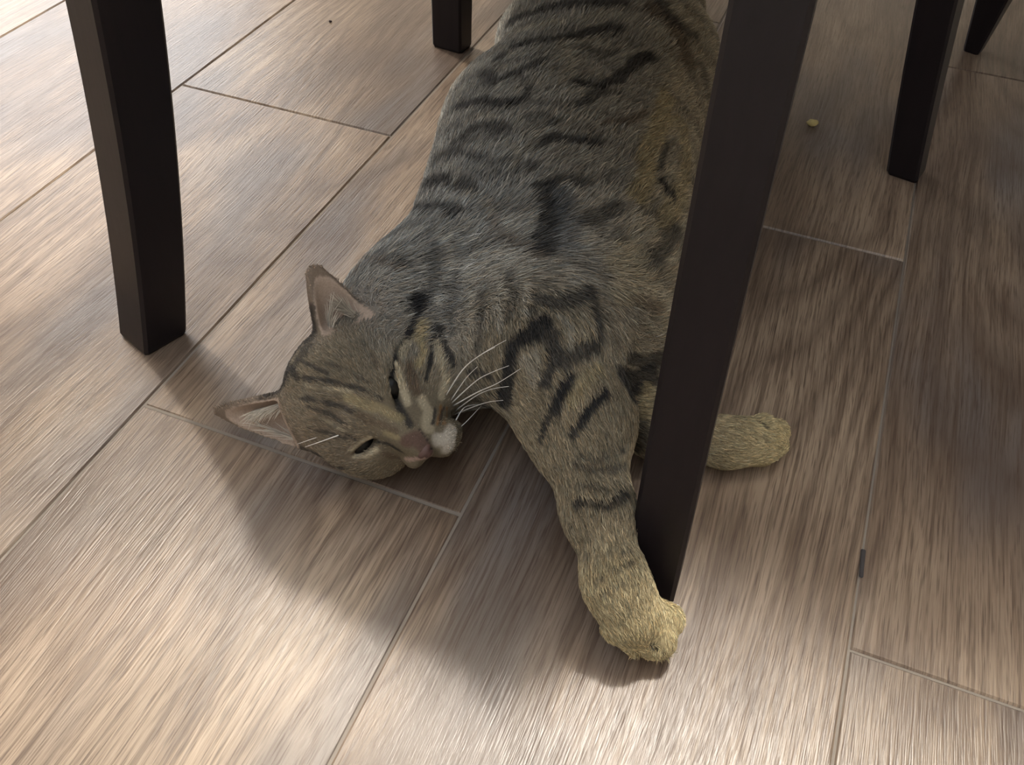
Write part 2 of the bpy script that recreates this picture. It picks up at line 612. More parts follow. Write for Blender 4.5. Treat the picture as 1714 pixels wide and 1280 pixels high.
def prim_sdf(kind, d, p):
    if kind == 'e':
        c, r, R = d
        q = (p - c) @ R
        k0 = np.sqrt(((q / r) ** 2).sum(-1))
        k1 = np.sqrt(((q / (r * r)) ** 2).sum(-1)) + 1e-9
        return k0 * (k0 - 1) / k1
    if kind == 'c':
        a, b, ra, rb = d
        ba = b - a
        t = np.clip(((p - a) @ ba) / (ba @ ba), 0, 1)
        return np.sqrt(((p - a - t[..., None] * ba) ** 2).sum(-1)) - (ra + (rb - ra) * t)
    base, tip, o, w, rb, rt, depth = d
    ax = tip - base
    L = np.linalg.norm(ax)
    ax = ax / L
    q = p - base
    y = q @ ax
    t = np.clip(y / L, -0.35, 1)
    rad = rt + (rb - rt) * (1 - np.clip(t, 0, 1)) ** 0.8
    x = q @ w
    z = q @ o
    yo = np.maximum(np.maximum(y - L, -0.35 * L - y), 0)
    outer = np.sqrt(x * x + (z * 1.25) ** 2 + yo * yo) - rad
    zi = z - depth
    inner = np.sqrt(x * x + (zi * 1.25) ** 2) - (rad - 0.0018)
    inner = np.maximum(inner, 0.10 * L - y)
    d_ = np.maximum(outer, -inner)
    return np.maximum(d_, z - 0.35 * rad)


def prim_box(kind, d):
    if kind == 'e':
        m = d[1].max()
        return d[0] - m, d[0] + m
    if kind == 'c':
        m = max(d[2], d[3])
        return np.minimum(d[0], d[1]) - m, np.maximum(d[0], d[1]) + m
    m = d[4] + 0.01
    return np.minimum(d[0], d[1]) - m, np.maximum(d[0], d[1]) + m


def build_field(vox, lo, hi):
    n = np.ceil((hi - lo) / vox).astype(int) + 1
    ax = [(lo[i] + vox * np.arange(n[i])).astype(np.float32) for i in range(3)]
    F = np.full(n, 0.05, np.float32)
    for kind, d, k, op, tag in PRIMS:
        b0, b1 = prim_box(kind, d)
        m = k + 3 * vox
        i0 = np.clip(np.floor((b0 - m - lo) / vox).astype(int), 0, n)
        i1 = np.clip(np.ceil((b1 + m - lo) / vox).astype(int) + 1, 0, n)
        if (i1 <= i0).any():
            continue
        sl = tuple(slice(a, b) for a, b in zip(i0, i1))
        g = np.stack(np.meshgrid(*[ax[i][sl[i]] for i in range(3)], indexing='ij'), -1)
        v = prim_sdf(kind, d, g).astype(np.float32)
        f = F[sl]
        if op > 0:
            h = np.maximum(k - np.abs(f - v), 0) / k
            F[sl] = np.minimum(f, v) - h * h * k * 0.25
        else:
            h = np.maximum(k - np.abs(f + v), 0) / k
            F[sl] = np.maximum(f, -v) + h * h * k * 0.25
    zz = ax[2][None, None, :]
    F = np.maximum(F, 0.0012 - zz)
    return F, n


def surface_nets(F, lo, vox):
    s = F < 0
    nx, ny, nz = F.shape
    cs = np.zeros((nx - 1, ny - 1, nz - 1), np.int8)
    corners = [(i, j, k) for i in (0, 1) for j in (0, 1) for k in (0, 1)]
    for i, j, k in corners:
        cs += s[i:nx - 1 + i, j:ny - 1 + j, k:nz - 1 + k]
    act = np.argwhere((cs > 0) & (cs < 8))
    idx = np.full(cs.shape, -1, np.int32)
    idx[tuple(act.T)] = np.arange(len(act))
    acc = np.zeros((len(act), 3))
    cnt = np.zeros(len(act))
    for a in corners:
        for ax in range(3):
            if a[ax]:
                continue
            b = list(a)
            b[ax] = 1
            fa = F[tuple((act + a).T)]
            fb = F[tuple((act + b).T)]
            m = (fa < 0) != (fb < 0)
            t = fa[m] / (fa[m] - fb[m])
            pt = np.repeat(np.array(a, float)[None], m.sum(), 0)
            pt[:, ax] = t
            acc[m] += pt
            cnt[m] += 1
    V = lo + vox * (act + acc / cnt[:, None])
    quads = []
    for ax in range(3):
        sa = [slice(None)] * 3
        sb = [slice(None)] * 3
        sa[ax] = slice(0, -1)
        sb[ax] = slice(1, None)
        A, B = s[tuple(sa)], s[tuple(sb)]
        u, v = [(1, 2), (2, 0), (0, 1)][ax]
        e = np.argwhere(A != B)
        ok = (e[:, u] > 0) & (e[:, v] > 0) & (e[:, u] < F.shape[u] - 1) & (e[:, v] < F.shape[v] - 1)
        e = e[ok]
        q = []
        for du, dv in ((-1, -1), (0, -1), (0, 0), (-1, 0)):
            c = e.copy()
            c[:, u] += du
            c[:, v] += dv
            q.append(idx[tuple(c.T)])
        q = np.stack(q, 1)
        flip = ~A[tuple(e.T)]
        q[flip] = q[flip][:, ::-1]
        quads.append(q)
    return V, np.concatenate(quads)


LO, HI = np.array([-0.215, 0.185, -0.004]), np.array([0.250, 1.215, 0.135])
VOX = 0.0016
F, _n = build_field(VOX, LO, HI)
CV, CF = surface_nets(F, LO, VOX)


def smooth_verts(V, Q, it, lam=0.5):
    e = np.concatenate([Q[:, [0, 1]], Q[:, [1, 2]], Q[:, [2, 3]], Q[:, [3, 0]]])
    deg = np.bincount(e[:, 0], minlength=len(V)) + np.bincount(e[:, 1], minlength=len(V))
    for _ in range(it):
        acc = np.stack([np.bincount(e[:, 0], V[e[:, 1], i], len(V)) + np.bincount(e[:, 1], V[e[:, 0], i], len(V)) for i in range(3)], 1)
        V = V + lam * (acc / deg[:, None] - V)
    return V


CV = smooth_verts(CV, CF, 2, 0.4)


def grad_at(p):
    q = np.clip(((p - LO) / VOX).astype(int), 1, np.array(F.shape) - 2)
    g = np.stack([F[q[:, 0] + 1, q[:, 1], q[:, 2]] - F[q[:, 0] - 1, q[:, 1], q[:, 2]],
                  F[q[:, 0], q[:, 1] + 1, q[:, 2]] - F[q[:, 0], q[:, 1] - 1, q[:, 2]],
                  F[q[:, 0], q[:, 1], q[:, 2] + 1] - F[q[:, 0], q[:, 1], q[:, 2] - 1]], 1)
    return g / (np.linalg.norm(g, axis=1, keepdims=True) + 1e-9)


cat_mesh = bpy.data.meshes.new('cat')
cat_mesh.vertices.add(len(CV))
cat_mesh.vertices.foreach_set('co', CV.astype(np.float32).ravel())
cat_mesh.loops.add(CF.size)
cat_mesh.loops.foreach_set('vertex_index', CF.astype(np.int32).ravel())
cat_mesh.polygons.add(len(CF))
cat_mesh.polygons.foreach_set('loop_start', np.arange(0, CF.size, 4, dtype=np.int32))
cat_mesh.polygons.foreach_set('loop_total', np.full(len(CF), 4, np.int32))
cat_mesh.update(calc_edges=True)
cat_mesh.validate()


MARKS = [
    ('black', 2.4, 1, [(-0.0725, 0.3666, 0.0713), (-0.0708, 0.3656, 0.0784), (-0.07, 0.3697, 0.08), (-0.0687, 0.3744, 0.0815), (-0.0677, 0.3808, 0.0814), (-0.0655, 0.3863, 0.0832), (-0.0635, 0.3923, 0.0844), (-0.0626, 0.3975, 0.0862), (-0.0615, 0.4011, 0.0894), (-0.0605, 0.4081, 0.0927)]),
    ('black', 6.75, 1, [(-0.0609, 0.4127, 0.0942), (-0.0597, 0.4082, 0.0927)]),
    ('black', 1.9, 0.95, [(-0.0517, 0.3683, 0.0707), (-0.0506, 0.3738, 0.0736), (-0.0496, 0.3795, 0.0762), (-0.0494, 0.386, 0.0781), (-0.049, 0.391, 0.0815), (-0.0495, 0.3953, 0.0832), (-0.0499, 0.3982, 0.0862)]),
    ('black', 2.6, 0.9, [(-0.0466, 0.3971, 0.0858), (-0.0438, 0.3939, 0.0815), (-0.0408, 0.3893, 0.0787), (-0.0384, 0.3843, 0.0763), (-0.0362, 0.3812, 0.0719)]),
    ('black', 2.7, 1, [(-0.0714, 0.3651, 0.0763), (-0.0716, 0.365, 0.0697), (-0.0715, 0.3635, 0.0644), (-0.0685, 0.3569, 0.0622)]),
    ('dark', 2.7, 1, [(-0.0685, 0.3569, 0.0622), (-0.0651, 0.3491, 0.0655), (-0.0625, 0.3458, 0.0638), (-0.059, 0.3397, 0.0622)]),
    ('pale', 2.16, 0.95, [(-0.0683, 0.3699, 0.0799), (-0.0673, 0.3668, 0.0773), (-0.0663, 0.3635, 0.075), (-0.0643, 0.36, 0.0703), (-0.0626, 0.3571, 0.068), (-0.061, 0.354, 0.0659)]),
    ('buff', 3.4, 0.8, [(-0.0575, 0.3993, 0.088), (-0.0569, 0.3955, 0.085), (-0.0563, 0.3909, 0.0829), (-0.0552, 0.3875, 0.0805), (-0.054, 0.3839, 0.0783), (-0.0552, 0.3797, 0.0766), (-0.0561, 0.3738, 0.0766)]),
    ('pale', 2.7, 0.7, [(-0.0642, 0.3875, 0.0825), (-0.0654, 0.3817, 0.0814), (-0.0667, 0.3763, 0.0802)]),
    ('brown', 3.2, 0.8, [(-0.0618, 0.3732, 0.0769), (-0.0597, 0.3682, 0.0746), (-0.0576, 0.3638, 0.0717), (-0.0557, 0.3603, 0.0671)]),
    ('cream', 3.2, 0.85, [(-0.0468, 0.3896, 0.0798), (-0.0449, 0.3844, 0.0766), (-0.0431, 0.3792, 0.0735), (-0.0418, 0.376, 0.0702), (-0.0404, 0.3724, 0.0671), (-0.0414, 0.3694, 0.0633), (-0.0423, 0.3653, 0.0607)]),
    ('cream', 4.0, 0.8, [(-0.0526, 0.3575, 0.0652), (-0.0488, 0.3523, 0.0606), (-0.0483, 0.3462, 0.0606), (-0.0478, 0.3409, 0.0597)]),
    ('white', 3.6, 0.75, [(-0.043, 0.3363, 0.0547), (-0.0373, 0.3371, 0.0542), (-0.0345, 0.3462, 0.0544), (-0.0351, 0.3379, 0.0542), (-0.0361, 0.3347, 0.0481)]),
    ('orange', 1.1, 0.9, [(-0.042, 0.3604, 0.0573), (-0.0428, 0.3545, 0.0559), (-0.0432, 0.3462, 0.0573)]),
    ('dark', 1.22, 0.9, [(-0.0446, 0.3572, 0.0607), (-0.0452, 0.3516, 0.059), (-0.0457, 0.3447, 0.059)]),
    ('dark', 1.08, 0.8, [(-0.0411, 0.3617, 0.0541), (-0.0415, 0.3532, 0.0557), (-0.0421, 0.346, 0.0559)]),
    ('orange', 1.1, 0.8, [(-0.0389, 0.3635, 0.0523), (-0.0398, 0.362, 0.0467), (-0.0393, 0.3479, 0.0557)]),
    ('buff', 3.6, 0.62, [(-0.0947, 0.349, 0.0737), (-0.0895, 0.3475, 0.0727), (-0.0842, 0.3459, 0.0717), (-0.0792, 0.3456, 0.0703), (-0.0741, 0.3454, 0.0687), (-0.0695, 0.344, 0.0671), (-0.0649, 0.3425, 0.0656)]),
    ('brown', 3.0, 0.6, [(-0.0874, 0.3416, 0.067), (-0.0817, 0.3401, 0.0656), (-0.076, 0.3389, 0.0639), (-0.0711, 0.3364, 0.0635), (-0.0665, 0.3347, 0.0623)]),
    ('buff', 2.0, 0.6, [(-0.0723, 0.3347, 0.0602), (-0.0653, 0.333, 0.0592)]),
    ('pink', 4.2, 0.9, [(-0.0589, 0.3311, 0.0592), (-0.0539, 0.333, 0.059), (-0.0496, 0.3284, 0.0568)]),
    ('black', 1.0, 0.9, [(-0.0526, 0.3376, 0.0606), (-0.0483, 0.3331, 0.0574), (-0.0453, 0.3289, 0.0525)]),
    ('black', 2.7, 0.7, [(-0.1371, 0.3854, 0.0654), (-0.1322, 0.3711, 0.0734), (-0.1261, 0.3604, 0.0765)]),
    ('dark', 1.89, 0.9, [(-0.121, 0.3588, 0.0784), (-0.1158, 0.3568, 0.08), (-0.1109, 0.3556, 0.0807), (-0.1061, 0.3543, 0.0815), (-0.1012, 0.354, 0.0804), (-0.0964, 0.3539, 0.0791), (-0.0916, 0.3538, 0.0779), (-0.0864, 0.3528, 0.0768), (-0.0814, 0.3522, 0.0752), (-0.0763, 0.3506, 0.0721)]),
    ('dark', 1.89, 0.85, [(-0.1232, 0.3508, 0.0684), (-0.1164, 0.3477, 0.0718), (-0.1106, 0.3474, 0.072), (-0.1047, 0.3459, 0.0718), (-0.0991, 0.3458, 0.0702), (-0.092, 0.3429, 0.0687)]),
    ('pale', 1.35, 0.6, [(-0.1181, 0.3543, 0.0767), (-0.1113, 0.3524, 0.0779), (-0.1048, 0.3512, 0.0783), (-0.0985, 0.3508, 0.0778), (-0.0925, 0.3511, 0.0766)]),
    ('dark', 1.76, 0.8, [(-0.1288, 0.3746, 0.0767), (-0.1222, 0.3677, 0.0816), (-0.1167, 0.364, 0.0831), (-0.1113, 0.3602, 0.0841), (-0.1065, 0.3583, 0.0831)]),
    ('dark', 1.62, 0.8, [(-0.1178, 0.3459, 0.0673), (-0.1119, 0.3443, 0.0669), (-0.1059, 0.3426, 0.0665), (-0.1015, 0.3414, 0.0638), (-0.0967, 0.3392, 0.0623)]),
    ('dark', 1.62, 0.8, [(-0.111, 0.3427, 0.0626), (-0.1058, 0.3411, 0.0604), (-0.1004, 0.3388, 0.0591), (-0.0952, 0.3364, 0.0564), (-0.0901, 0.3348, 0.0528)]),
    ('dark', 1.62, 0.7, [(-0.1192, 0.3428, 0.0532), (-0.1131, 0.3412, 0.0528), (-0.1066, 0.338, 0.0542), (-0.1006, 0.3363, 0.0539), (-0.0946, 0.3346, 0.0537)]),
    ('pale', 1.35, 0.6, [(-0.1156, 0.3442, 0.0641), (-0.111, 0.3427, 0.0626), (-0.1063, 0.3412, 0.0611), (-0.1017, 0.3395, 0.059), (-0.0966, 0.3363, 0.0587)]),
    ('black', 7.43, 0.8, [(-0.1244, 0.4003, 0.0899), (-0.1223, 0.3958, 0.0862), (-0.1288, 0.3953, 0.0736), (-0.1322, 0.3932, 0.0702), (-0.1324, 0.3889, 0.0718), (-0.1357, 0.3857, 0.0686), (-0.1389, 0.3791, 0.0639), (-0.1371, 0.3719, 0.0655), (-0.1513, 0.3774, 0.0447)]),
    ('black', 5.4, 0.6, [(-0.1213, 0.3906, 0.0846), (-0.1234, 0.3869, 0.0814), (-0.1245, 0.3802, 0.0814), (-0.1262, 0.3751, 0.0797), (-0.1289, 0.3726, 0.0765), (-0.1316, 0.3701, 0.0733), (-0.1348, 0.3689, 0.0688)]),
    ('pale', 1.76, 0.95, [(-0.0936, 0.3333, 0.0445), (-0.0889, 0.3362, 0.0495), (-0.0822, 0.3362, 0.0534)]),
    ('pale', 1.89, 0.95, [(-0.092, 0.3338, 0.0384), (-0.0841, 0.333, 0.0407), (-0.0786, 0.3346, 0.0456)]),
    ('dark', 1.89, 0.95, [(-0.0781, 0.3379, 0.0498), (-0.0704, 0.3332, 0.0523), (-0.0669, 0.3316, 0.0509), (-0.0633, 0.3299, 0.0496)]),
    ('dark', 2.43, 0.8, [(-0.1379, 0.3571, 0.0173), (-0.1309, 0.3522, 0.0208), (-0.1246, 0.349, 0.0222), (-0.1174, 0.3443, 0.0243), (-0.11, 0.3379, 0.0261), (-0.1062, 0.3395, 0.0198), (-0.0996, 0.3332, 0.0272)]),
    ('lip', 1.6, 0.95, [(-0.0614, 0.33, 0.0432), (-0.0567, 0.3266, 0.0475), (-0.0525, 0.3252, 0.0494), (-0.0459, 0.3283, 0.049)]),
    ('brown', 2.5, 0.6, [(-0.0734, 0.333, 0.0423), (-0.0698, 0.3348, 0.0385), (-0.0658, 0.3348, 0.0369)]),
    ('brown', 3.0, 0.6, [(-0.1043, 0.4513, 0.0799), (-0.1047, 0.4608, 0.0767), (-0.1032, 0.4675, 0.075), (-0.094, 0.4534, 0.088), (-0.0868, 0.4461, 0.0926), (-0.0797, 0.4388, 0.0974), (-0.0734, 0.4351, 0.0992)]),
    ('dark', 2.03, 0.7, [(-0.0924, 0.4599, 0.0878), (-0.0859, 0.4527, 0.0928), (-0.0797, 0.4457, 0.0976), (-0.0743, 0.4428, 0.0992), (-0.0683, 0.4345, 0.1006), (-0.0629, 0.429, 0.1)]),
    ('dark', 1.76, 0.5, [(-0.1195, 0.3804, 0.0847), (-0.114, 0.3774, 0.0863), (-0.1087, 0.3743, 0.088), (-0.1033, 0.3699, 0.0878), (-0.0984, 0.3668, 0.0863)]),
    ('dark', 1.76, 0.5, [(-0.1098, 0.3663, 0.0861), (-0.1034, 0.3625, 0.0863), (-0.0976, 0.3605, 0.0845), (-0.0925, 0.36, 0.0816), (-0.0871, 0.3583, 0.0798), (-0.0816, 0.3562, 0.0784)]),
    ('brown', 2, 0.5, [(-0.0849, 0.3758, 0.0845), (-0.0815, 0.371, 0.083), (-0.0781, 0.3662, 0.0815)]),
    ('dark', 6.5, 0.92, [(-0.0233, 0.7041, 0.1008), (-0.0172, 0.7136, 0.1023), (-0.0109, 0.723, 0.1039), (-0.0027, 0.7257, 0.1056), (0.0054, 0.7286, 0.107), (0.012, 0.7271, 0.1087), (0.0185, 0.7255, 0.1104), (0.025, 0.7243, 0.1119), (0.0316, 0.7262, 0.1118), (0.0381, 0.7267, 0.1136), (0.0446, 0.7276, 0.1151), (0.0513, 0.7316, 0.1152), (0.0578, 0.7327, 0.1166), (0.0644, 0.7344, 0.1167), (0.0711, 0.736, 0.1168), (0.0775, 0.7347, 0.1182)]),
    ('dark', 7.8, 0.92, [(-0.0129, 0.8122, 0.0847), (-0.0057, 0.8023, 0.0928), (0.0013, 0.7996, 0.0974), (0.0083, 0.7965, 0.1023), (0.0151, 0.7933, 0.1071), (0.0237, 0.7897, 0.1104), (0.0322, 0.7864, 0.1135), (0.0405, 0.7827, 0.1168), (0.049, 0.7829, 0.1183), (0.0573, 0.7791, 0.1199), (0.0656, 0.7752, 0.1215), (0.0741, 0.7749, 0.1216), (0.0826, 0.7748, 0.1215)]),
    ('light', 4, 0.8, [(-0.0269, 0.7511, 0.0894), (-0.0232, 0.8006, 0.0719), (-0.0157, 0.7814, 0.0879), (-0.0074, 0.7703, 0.096), (0.0006, 0.7659, 0.1007), (0.0085, 0.7615, 0.1055), (0.0165, 0.7584, 0.1087), (0.0244, 0.759, 0.1103), (0.0323, 0.7561, 0.1135), (0.0402, 0.7565, 0.1151), (0.0484, 0.7555, 0.1168), (0.0567, 0.7547, 0.1183), (0.0649, 0.7539, 0.1199), (0.0734, 0.7562, 0.12), (0.0817, 0.754, 0.1199), (0.0899, 0.7513, 0.1199), (0.0985, 0.7522, 0.1184), (0.107, 0.7523, 0.1172), (0.1119, 0.7461, 0.1151), (0.1166, 0.7396, 0.1132), (0.1216, 0.7352, 0.1103)]),
    ('dark', 5.85, 0.86, [(-0.0321, 0.6835, 0.099), (-0.0273, 0.6667, 0.1038), (-0.0229, 0.6532, 0.1071), (-0.0174, 0.6569, 0.1087), (-0.0119, 0.6606, 0.1103), (-0.0063, 0.6643, 0.1119), (0.0003, 0.6679, 0.1136), (0.0069, 0.675, 0.1135), (0.0137, 0.6821, 0.1135)]),
    ('dark', 6.5, 0.98, [(-0.0503, 0.6433, 0.0912), (-0.044, 0.6362, 0.0974), (-0.0381, 0.6315, 0.1023), (-0.0325, 0.6296, 0.1056), (-0.0253, 0.621, 0.1086), (-0.0183, 0.6121, 0.1119), (-0.0117, 0.6118, 0.1136), (-0.0051, 0.6118, 0.1151)]),
    ('dark', 5.85, 0.8, [(-0.0488, 0.5818, 0.0975), (-0.043, 0.5824, 0.1023), (-0.0376, 0.5884, 0.1038), (-0.0309, 0.5866, 0.1072), (-0.0244, 0.5854, 0.1102), (-0.0184, 0.5797, 0.1119), (-0.0126, 0.5742, 0.1134)]),
    ('dark', 6.5, 0.98, [(0.0378, 0.6403, 0.1182), (0.046, 0.6371, 0.1183), (0.0542, 0.6341, 0.1182), (0.0622, 0.6427, 0.1168), (0.0704, 0.6518, 0.1151), (0.0758, 0.6645, 0.1136), (0.0815, 0.6779, 0.1118), (0.0873, 0.6912, 0.1102), (0.0943, 0.6995, 0.1097), (0.1016, 0.7088, 0.1087)]),
    ('dark', 5.85, 0.98, [(0.006, 0.5472, 0.1182), (0.011, 0.5514, 0.1182), (0.016, 0.5555, 0.1182), (0.0211, 0.5596, 0.1183), (0.0266, 0.5589, 0.1184), (0.0321, 0.5586, 0.1183), (0.0377, 0.5582, 0.1183), (0.0433, 0.5586, 0.1173), (0.0489, 0.5583, 0.1167), (0.0546, 0.5589, 0.1155)]),
    ('dark', 5.2, 0.8, [(0.0326, 0.6018, 0.12), (0.0385, 0.6051, 0.1199), (0.0444, 0.6084, 0.1199), (0.0497, 0.6176, 0.1182), (0.0548, 0.6236, 0.1183), (0.0603, 0.6328, 0.1168)]),
    ('brown', 4.5, 0.7, [(0.0583, 0.5846, 0.1167), (0.0665, 0.5893, 0.1151), (0.0749, 0.5939, 0.1136), (0.083, 0.6044, 0.1118), (0.0917, 0.6176, 0.1087)]),
    ('dark', 5.2, 0.8, [(0.0133, 0.5026, 0.1167), (0.0198, 0.5072, 0.1166), (0.0263, 0.5113, 0.1168), (0.0316, 0.5105, 0.1168), (0.0368, 0.5097, 0.1168), (0.0423, 0.5115, 0.1151)]),
    ('dark', 5.85, 0.86, [(-0.0686, 0.5533, 0.0799), (-0.0642, 0.5461, 0.0863), (-0.0551, 0.5342, 0.096), (-0.0479, 0.5237, 0.1022), (-0.0414, 0.5177, 0.1054), (-0.0361, 0.5096, 0.1088), (-0.0311, 0.5043, 0.1104)]),
    ('dark', 5.85, 0.86, [(-0.0747, 0.526, 0.0766), (-0.0682, 0.5099, 0.0894), (-0.0615, 0.5002, 0.0975), (-0.0559, 0.4972, 0.1007), (-0.0504, 0.4907, 0.1038), (-0.045, 0.4841, 0.107), (-0.04, 0.4797, 0.1086)]),
    ('black', 9.1, 0.86, [(0.0185, 0.5006, 0.1168), (0.0198, 0.49, 0.1165), (0.0211, 0.4812, 0.1151), (0.0192, 0.4704, 0.1152), (0.0174, 0.46, 0.1151), (0.0155, 0.4478, 0.1167), (0.0137, 0.4381, 0.1166)]),
    ('dark', 6.5, 0.69, [(0.039, 0.4718, 0.112), (0.0455, 0.4773, 0.1114), (0.0522, 0.4833, 0.1104), (0.0578, 0.4894, 0.1086), (0.0634, 0.495, 0.1072)]),
    ('grey', 8, 0.7, [(0.0262, 0.4967, 0.1167), (0.0272, 0.4897, 0.115), (0.0279, 0.4803, 0.115), (0.0287, 0.4713, 0.115), (0.0286, 0.4615, 0.1151), (0.0284, 0.452, 0.1152), (0.0284, 0.4428, 0.1151)]),
    ('dark', 3.9, 0.69, [(-0.0063, 0.6611, 0.1119), (-0.0014, 0.6447, 0.115), (0.0033, 0.6315, 0.1167), (0.002, 0.621, 0.1167), (0.0007, 0.6109, 0.1166)]),
    ('buff', 9, 0.75, [(0.1135, 0.6629, 0.0992), (0.1104, 0.6476, 0.1007), (0.1073, 0.6328, 0.1023), (0.1048, 0.6211, 0.1022), (0.1007, 0.6059, 0.1039), (0.0972, 0.5939, 0.104), (0.0933, 0.5798, 0.1054), (0.09, 0.5685, 0.1054), (0.0877, 0.5555, 0.1047), (0.0855, 0.5429, 0.104), (0.0835, 0.533, 0.104), (0.0815, 0.5236, 0.1039), (0.0795, 0.5141, 0.1039)]),
    ('buff', 9, 0.6, [(0.1231, 0.6357, 0.0911), (0.1234, 0.6239, 0.0895), (0.1242, 0.6151, 0.0863), (0.1246, 0.605, 0.0839), (0.1257, 0.5979, 0.0799), (0.1226, 0.5846, 0.0814), (0.1195, 0.5717, 0.083), (0.1169, 0.5605, 0.0836), (0.1146, 0.5513, 0.083), (0.1097, 0.5379, 0.0858), (0.1051, 0.5259, 0.0878), (0.1008, 0.5146, 0.0895), (0.0969, 0.5058, 0.0896)]),
    ('dark', 5.85, 0.98, [(0.0992, 0.5438, 0.0958), (0.1037, 0.5388, 0.0911), (0.1069, 0.5397, 0.089)]),
    ('dark', 3.25, 0.8, [(0.1056, 0.5904, 0.099), (0.1031, 0.5785, 0.0991), (0.1008, 0.5674, 0.099), (0.0984, 0.5559, 0.0992)]),
    ('dark', 4.55, 0.69, [(0.0799, 0.5039, 0.1008), (0.0833, 0.5031, 0.0991)]),
    ('dark', 3.9, 0.69, [(0.091, 0.5076, 0.0946), (0.0938, 0.5057, 0.0928)]),
    ('dark', 7.8, 0.69, [(0.1296, 0.5571, 0.0586), (0.1298, 0.5646, 0.0607), (0.1297, 0.5732, 0.0623), (0.1314, 0.5827, 0.0595), (0.1326, 0.5956, 0.0622)]),
    ('light', 5, 0.6, [(0.0283, 0.7171, 0.1119), (0.032, 0.6985, 0.1135), (0.0356, 0.6808, 0.1151), (0.0345, 0.6632, 0.1166), (0.0334, 0.646, 0.1183)]),
    ('light', 5, 0.5, [(-0.0044, 0.5828, 0.1167), (0.0015, 0.5725, 0.1166), (0.0072, 0.5599, 0.1182), (0.0055, 0.5505, 0.1182), (0.0039, 0.5438, 0.1166), (0.0022, 0.5345, 0.1168)]),
    ('light', 4, 0.5, [(0.0401, 0.5372, 0.1167), (0.0456, 0.5415, 0.1166), (0.0515, 0.548, 0.115), (0.0588, 0.5586, 0.115)]),
    ('brown', 10, 0.8, [(0.1083, 0.7728, 0.12), (0.1147, 0.7654, 0.1184), (0.1216, 0.7616, 0.1152), (0.1253, 0.754, 0.1125), (0.1288, 0.746, 0.1101), (0.1326, 0.7394, 0.107), (0.1342, 0.7314, 0.1023), (0.1356, 0.722, 0.0983)]),
    ('dark', 6.5, 0.69, [(0.1144, 0.7851, 0.1199), (0.1184, 0.7759, 0.1184), (0.1224, 0.767, 0.1168), (0.127, 0.7618, 0.1136), (0.1346, 0.7563, 0.1104), (0.1434, 0.7572, 0.1042)]),
    ('dark', 6.5, 0.57, [(0.1517, 0.7349, 0.0906), (0.1533, 0.7298, 0.0849), (0.1546, 0.7237, 0.0797), (0.1564, 0.7195, 0.0735)]),
    ('dark', 5.2, 0.63, [(-0.0644, 0.5871, 0.0799), (-0.0547, 0.572, 0.0926), (-0.046, 0.5637, 0.1007), (-0.0399, 0.5566, 0.1039), (-0.0338, 0.5495, 0.107), (-0.0279, 0.5424, 0.1103)]),
    ('dark', 4.55, 0.57, [(-0.0219, 0.5305, 0.1135), (-0.0152, 0.5309, 0.1152), (-0.0085, 0.5338, 0.1151), (-0.003, 0.5287, 0.1166), (0.0024, 0.5258, 0.1167), (0.0077, 0.5206, 0.1183)]),
    ('dark', 5.2, 0.63, [(0.0475, 0.7084, 0.1135), (0.0554, 0.7024, 0.1134), (0.0632, 0.696, 0.1136), (0.0731, 0.7035, 0.1136)]),
    ('dark', 5.2, 0.57, [(0.004, 0.586, 0.1183), (0.0097, 0.5892, 0.1183), (0.0153, 0.5896, 0.1199), (0.0196, 0.5844, 0.1199), (0.0238, 0.5795, 0.1198)]),
    ('black', 5.5, 0.95, [(0.0159, 0.3764, 0.1162), (0.0125, 0.373, 0.1136), (0.0091, 0.3687, 0.1118), (0.0045, 0.3674, 0.1086), (-0.0002, 0.3661, 0.1055), (-0.0017, 0.3619, 0.1012), (-0.0033, 0.3588, 0.0959), (-0.0034, 0.3571, 0.0898), (-0.0035, 0.3554, 0.0837), (-0.0042, 0.354, 0.0781), (-0.005, 0.3556, 0.0692)]),
    ('dark', 2.86, 0.92, [(-0.0259, 0.3747, 0.0731), (-0.0194, 0.3698, 0.082), (-0.0154, 0.3648, 0.0847), (-0.0116, 0.362, 0.0852)]),
    ('dark', 4.55, 0.8, [(0.0132, 0.39, 0.1199), (0.0187, 0.3892, 0.1193), (0.0241, 0.389, 0.1182), (0.0302, 0.3922, 0.1181), (0.0366, 0.3987, 0.1152), (0.0406, 0.4047, 0.1134)]),
    ('dark', 3.9, 0.8, [(0.0413, 0.4084, 0.1135), (0.0428, 0.4027, 0.112), (0.0442, 0.3973, 0.1102), (0.0456, 0.3919, 0.1086), (0.0473, 0.3874, 0.1062), (0.049, 0.3829, 0.1038), (0.0508, 0.3795, 0.1005)]),
    ('dark', 4.55, 0.92, [(0.0209, 0.3693, 0.1118), (0.0214, 0.3652, 0.1098), (0.0219, 0.3619, 0.107), (0.0225, 0.3588, 0.104), (0.0211, 0.3561, 0.1005), (0.0197, 0.353, 0.0974), (0.0184, 0.3507, 0.0935)]),
    ('dark', 5.2, 0.86, [(0.0456, 0.3731, 0.1013), (0.0411, 0.3683, 0.1032), (0.0368, 0.3651, 0.1035), (0.0327, 0.362, 0.1022), (0.0286, 0.3588, 0.101)]),
    ('black', 3.2, 0.9, [(0.0336, 0.354, 0.0961), (0.0307, 0.3482, 0.0942), (0.028, 0.3444, 0.0903), (0.0265, 0.3408, 0.0864), (0.0249, 0.3366, 0.083)]),
    ('black', 3.6, 0.9, [(0.052, 0.3479, 0.088), (0.0482, 0.343, 0.0878), (0.0447, 0.3394, 0.0863), (0.0418, 0.3361, 0.0846), (0.0389, 0.3324, 0.0832)]),
